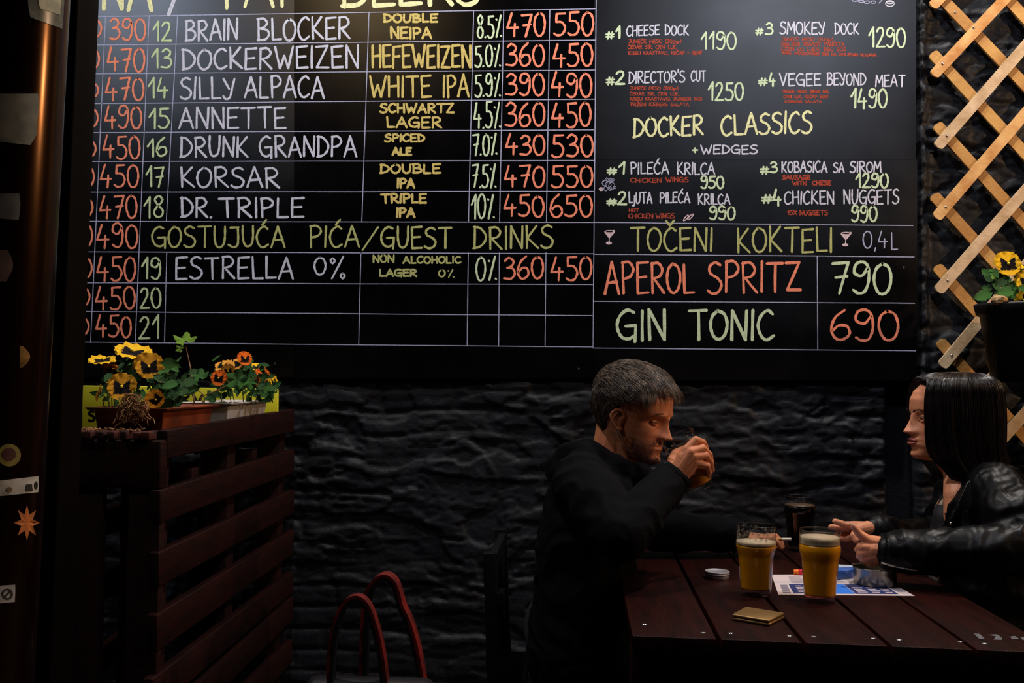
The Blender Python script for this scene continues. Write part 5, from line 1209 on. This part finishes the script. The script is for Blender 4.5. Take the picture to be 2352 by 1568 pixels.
mb.add(V, [(j * nt + i, j * nt + (i + 1) % nt, (j + 1) * nt + (i + 1) % nt, (j + 1) * nt + i) for j in range(len(rows) - 1) for i in range(nt)] + [tuple(range(nt)), tuple((len(rows) - 1) * nt + i for i in range(nt))[::-1]])
hairw = mb.build('hair', M['hair_w'], wom, smooth=True)
mod = hairw.modifiers.new('s', 'SUBSURF'); mod.levels = 1; mod.render_levels = 1
mb = MB()
for i in range(2600):
    t = random.uniform(0, 2 * math.pi); pts = []; ph = random.uniform(-.002, .0035); o_ = random.uniform(-.0015, .0025); st0 = random.randint(1, 5)
    idx = t / (2 * math.pi) * nt
    for j in range(st0, len(rows)):
        a_ = rows[j][int(idx) % nt]; b_ = rows[j][(int(idx) + 1) % nt]; p = a_.lerp(b_, idx % 1); c = hc.copy(); c.z = p.z
        n_ = (p - c); n_ = n_.normalized() if n_.length > 0 else n_; pts.append(p + n_ * (o_ + .0018))
        idx += ph * 10
    if len(pts) > 3: pts = cat(pts, 2); mb.tube(pts, [.0005] * (len(pts) - 2) + [.0004, .0002], 3, cap=False)
mb.build('hair_strands', M['hair_w'], wom, smooth=True, kind='stuff')
# leather jacket
jk = MB()
for dy in (-.10, 0, .10):
    jk.chain([(P(2275, 1500, 2.6 + dy), .125), (P(2272, 1380, 2.6 + dy), .110), (P(2264, 1270, 2.6 + dy), .104), (P(2264, 1190, 2.6 + dy * .9), .088), (P(2262, 1145, 2.6 + dy * .7), .068)], 20)
jk.chain([(P(2288, 1122, 2.46), .058), (P(2325, 1180, 2.38), .068), (P(2338, 1256, 2.33), .058), (P(2240, 1266, 2.32), .054), (P(2120, 1268, WY), .048), (P(2052, 1264, WY + .012), .043)], 18)
jk.chain([(P(2215, 1125, 2.76), .066), (P(2185, 1190, 2.76), .062), (P(2165, 1240, 2.74), .054), (P(2090, 1236, 2.68), .048), (P(2018, 1222, 2.60), .038)], 18)
jk.chain([(P(2245, 1118, 2.62), .060), (P(2280, 1122, 2.50), .060)])
jm = remesh(jk, .0055, 4, .5); finish_folds(jm, .007, 12, 5.0, True, .7); finish_folds(jm, .0026, 34, 11.0, True, .6)
obj('jacket', jm, M['leather'], wom)
def slab(pts, th, name, m, par, Y):
    f = [P(x, y, Y + dy) for x, y, dy in pts]; b = [v + Vector((0, th, 0)) for v in f]; N = len(f)
    MB().add(f + b, [tuple(range(N)), tuple(range(2 * N - 1, N - 1, -1))] + [(i, i + N, (i + 1) % N + N, (i + 1) % N) for i in range(N)]).build(name, m, par, bevel=.003)
slab([(2256, 1080, .02), (2222, 1108, -.02), (2204, 1150, -.045), (2194, 1178, -.05), (2228, 1170, -.05), (2252, 1128, -.03), (2264, 1095, 0)], .012, 'lapel', M['leather'], wom, 2.47)
slab([(2192, 1172, 0), (2180, 1196, 0), (2172, 1240, 0), (2192, 1246, 0), (2205, 1205, 0), (2214, 1172, 0)], .012, 'lapel', M['leather'], wom, 2.46)
MB().ell(P(2221, 1147, 2.448), (.005, .003, .005), n=12, m=8).build('snap_button', M['silver'], wom, smooth=True); MB().ell(P(2185, 1202, 2.448), (.004, .003, .004), n=12, m=8).build('snap_button', M['silver'], wom, smooth=True)
M['blouse'] = mat('patterned_blouse', (18, 18, 22), .7, var=.1); nt_ = M['blouse'].node_tree
for nd in nt_.nodes:
    if nd.type == 'VALTORGB': nd.color_ramp.elements[0].position = .60; nd.color_ramp.elements[1].position = .66; nd.color_ramp.elements[0].color = (.006, .006, .008, 1); nd.color_ramp.elements[1].color = (.42, .33, .22, 1)
bl = MB(); bl.chain([(P(2184, 1140, 2.58), .022), (P(2180, 1185, 2.56), .036), (P(2184, 1225, 2.56), .048), (P(2210, 1300, 2.58), .070)]); blm = remesh(bl, .006, 4); finish_folds(blm, .004, 20, 2.0)
obj('blouse', blm, M['blouse'], wom)
d_ = P(2110, 1268, WY) - P(2040, 1264, WY + .012)
cuff(wom, P(2031, 1264, WY + .012), d_, .040, M['leather'], .03); cuff(wom, P(1997, 1214, 2.585), P(2040, 1226, 2.62) - P(1997, 1214, 2.585), .031, M['leather'], .03)
mb = MB()
zp = cat([P(2024, 1292, WY - .028), P(2050, 1299, WY - .034), P(2085, 1306, WY - .034), P(2120, 1311, WY - .032), P(2148, 1313, WY - .03)], 14)
for i, p in enumerate(zp): mb.ell(p, (.0011, .0016, .0022), n=6, m=4)
mb.build('zip_teeth', M['silver'], wom, smooth=True, kind='stuff')
zq = P(2146, 1313, WY - .034); MB().chain([(zq, .0022), (zq + Vector((.006, 0, 0)), .0022)]).chain([(zq + Vector((.004, 0, 0)), .0011), (P(2157, 1324, WY - .036), .0011), (P(2156, 1332, WY - .036), .0022)]).build('zip_pull', M['silver'], wom, smooth=True)
legs(wom, P(2285, 1500, 2.6), -1, .26, 2.6)
cw = P(2285, 1500, 2.6); chair(cw.x + .06, 2.6, -1, 'black wooden folding chair the woman sits on', .80)
M['redhandle'] = mat('dark_red_leather', (112, 24, 18), .6, spec=.2, var=.4, vscale=30, col2=(60, 14, 14)); M['blackbag'] = mat('black_leather_bag', (15, 14, 17), .45, var=.3, vscale=20)
by = 2.05; bc = P(850, 1568, by)
bag = thing('handbag', (bc.x, by, .46), 'black bag with two upright red leather handles below the wall', 'handbag')
bx = MB(); bx.hexa([Vector((bc.x + a * .16, by + b * .07, .462)) for a, b in ((-1, -1), (1, -1), (1, 1), (-1, 1))] + [Vector((bc.x + a * .13, by + b * .035, .60)) for a, b in ((-1, -1), (1, -1), (1, 1), (-1, 1))])
bx.build('bag_body', M['blackbag'], bag, bevel=.02)
def strap(pts, Y, w, Y2):
    c_ = cat([P(x, y, Y) for x, y in pts], 8); N = len(c_); outer = MB(); inner = MB()
    V = []; W_ = []
    for i, p in enumerate(c_):
        d = (c_[min(i + 1, N - 1)] - c_[max(i - 1, 0)]).normalized(); n = d.cross(Vector((0, 1, 0))).normalized()
        if n.z < 0 and False: n = -n
        dep = Vector((0, w, 0)); V += [p + n * .0065, p + dep + n * .0065, p + dep, p]; W_ += [p - n * .0008, p + dep - n * .0008, p + dep - n * .007, p - n * .007]
    Fc = [(i * 4 + k, i * 4 + (k + 1) % 4, (i + 1) * 4 + (k + 1) % 4, (i + 1) * 4 + k) for i in range(N - 1) for k in range(4)] + [(3, 2, 1, 0), tuple((N - 1) * 4 + k for k in range(4))]
    hnd = outer.add(V, Fc).build('handle', M['redhandle'], bag, smooth=False, label='dark red outer leather'); inner.add(W_, Fc).build('handle_lining', M['blackbag'], hnd)
strap([(758, 1600), (757, 1520), (768, 1440), (790, 1390), (818, 1375), (842, 1395), (862, 1450), (876, 1520), (884, 1600)], by - .03, .028, 0)
strap([(830, 1600), (834, 1440), (842, 1368), (862, 1335), (885, 1327), (905, 1345), (920, 1395), (940, 1440), (958, 1510), (972, 1600)], by + .03, .04, 0)
st_ = thing('stool', (bc.x, by, 0), 'low black wooden stool under the handbag', 'stool')
MB().box((bc.x - .19, by - .16, .43), (bc.x + .19, by + .16, .46)).build('seat', M['blackwood'], st_, bevel=.004)
for a in (-1, 1):
    for b in (-1, 1): MB().box((bc.x + a * .16 - .02, by + b * .13 - .02, 0), (bc.x + a * .16 + .02, by + b * .13 + .02, .43)).build('leg', M['blackwood'], st_, bevel=.002)
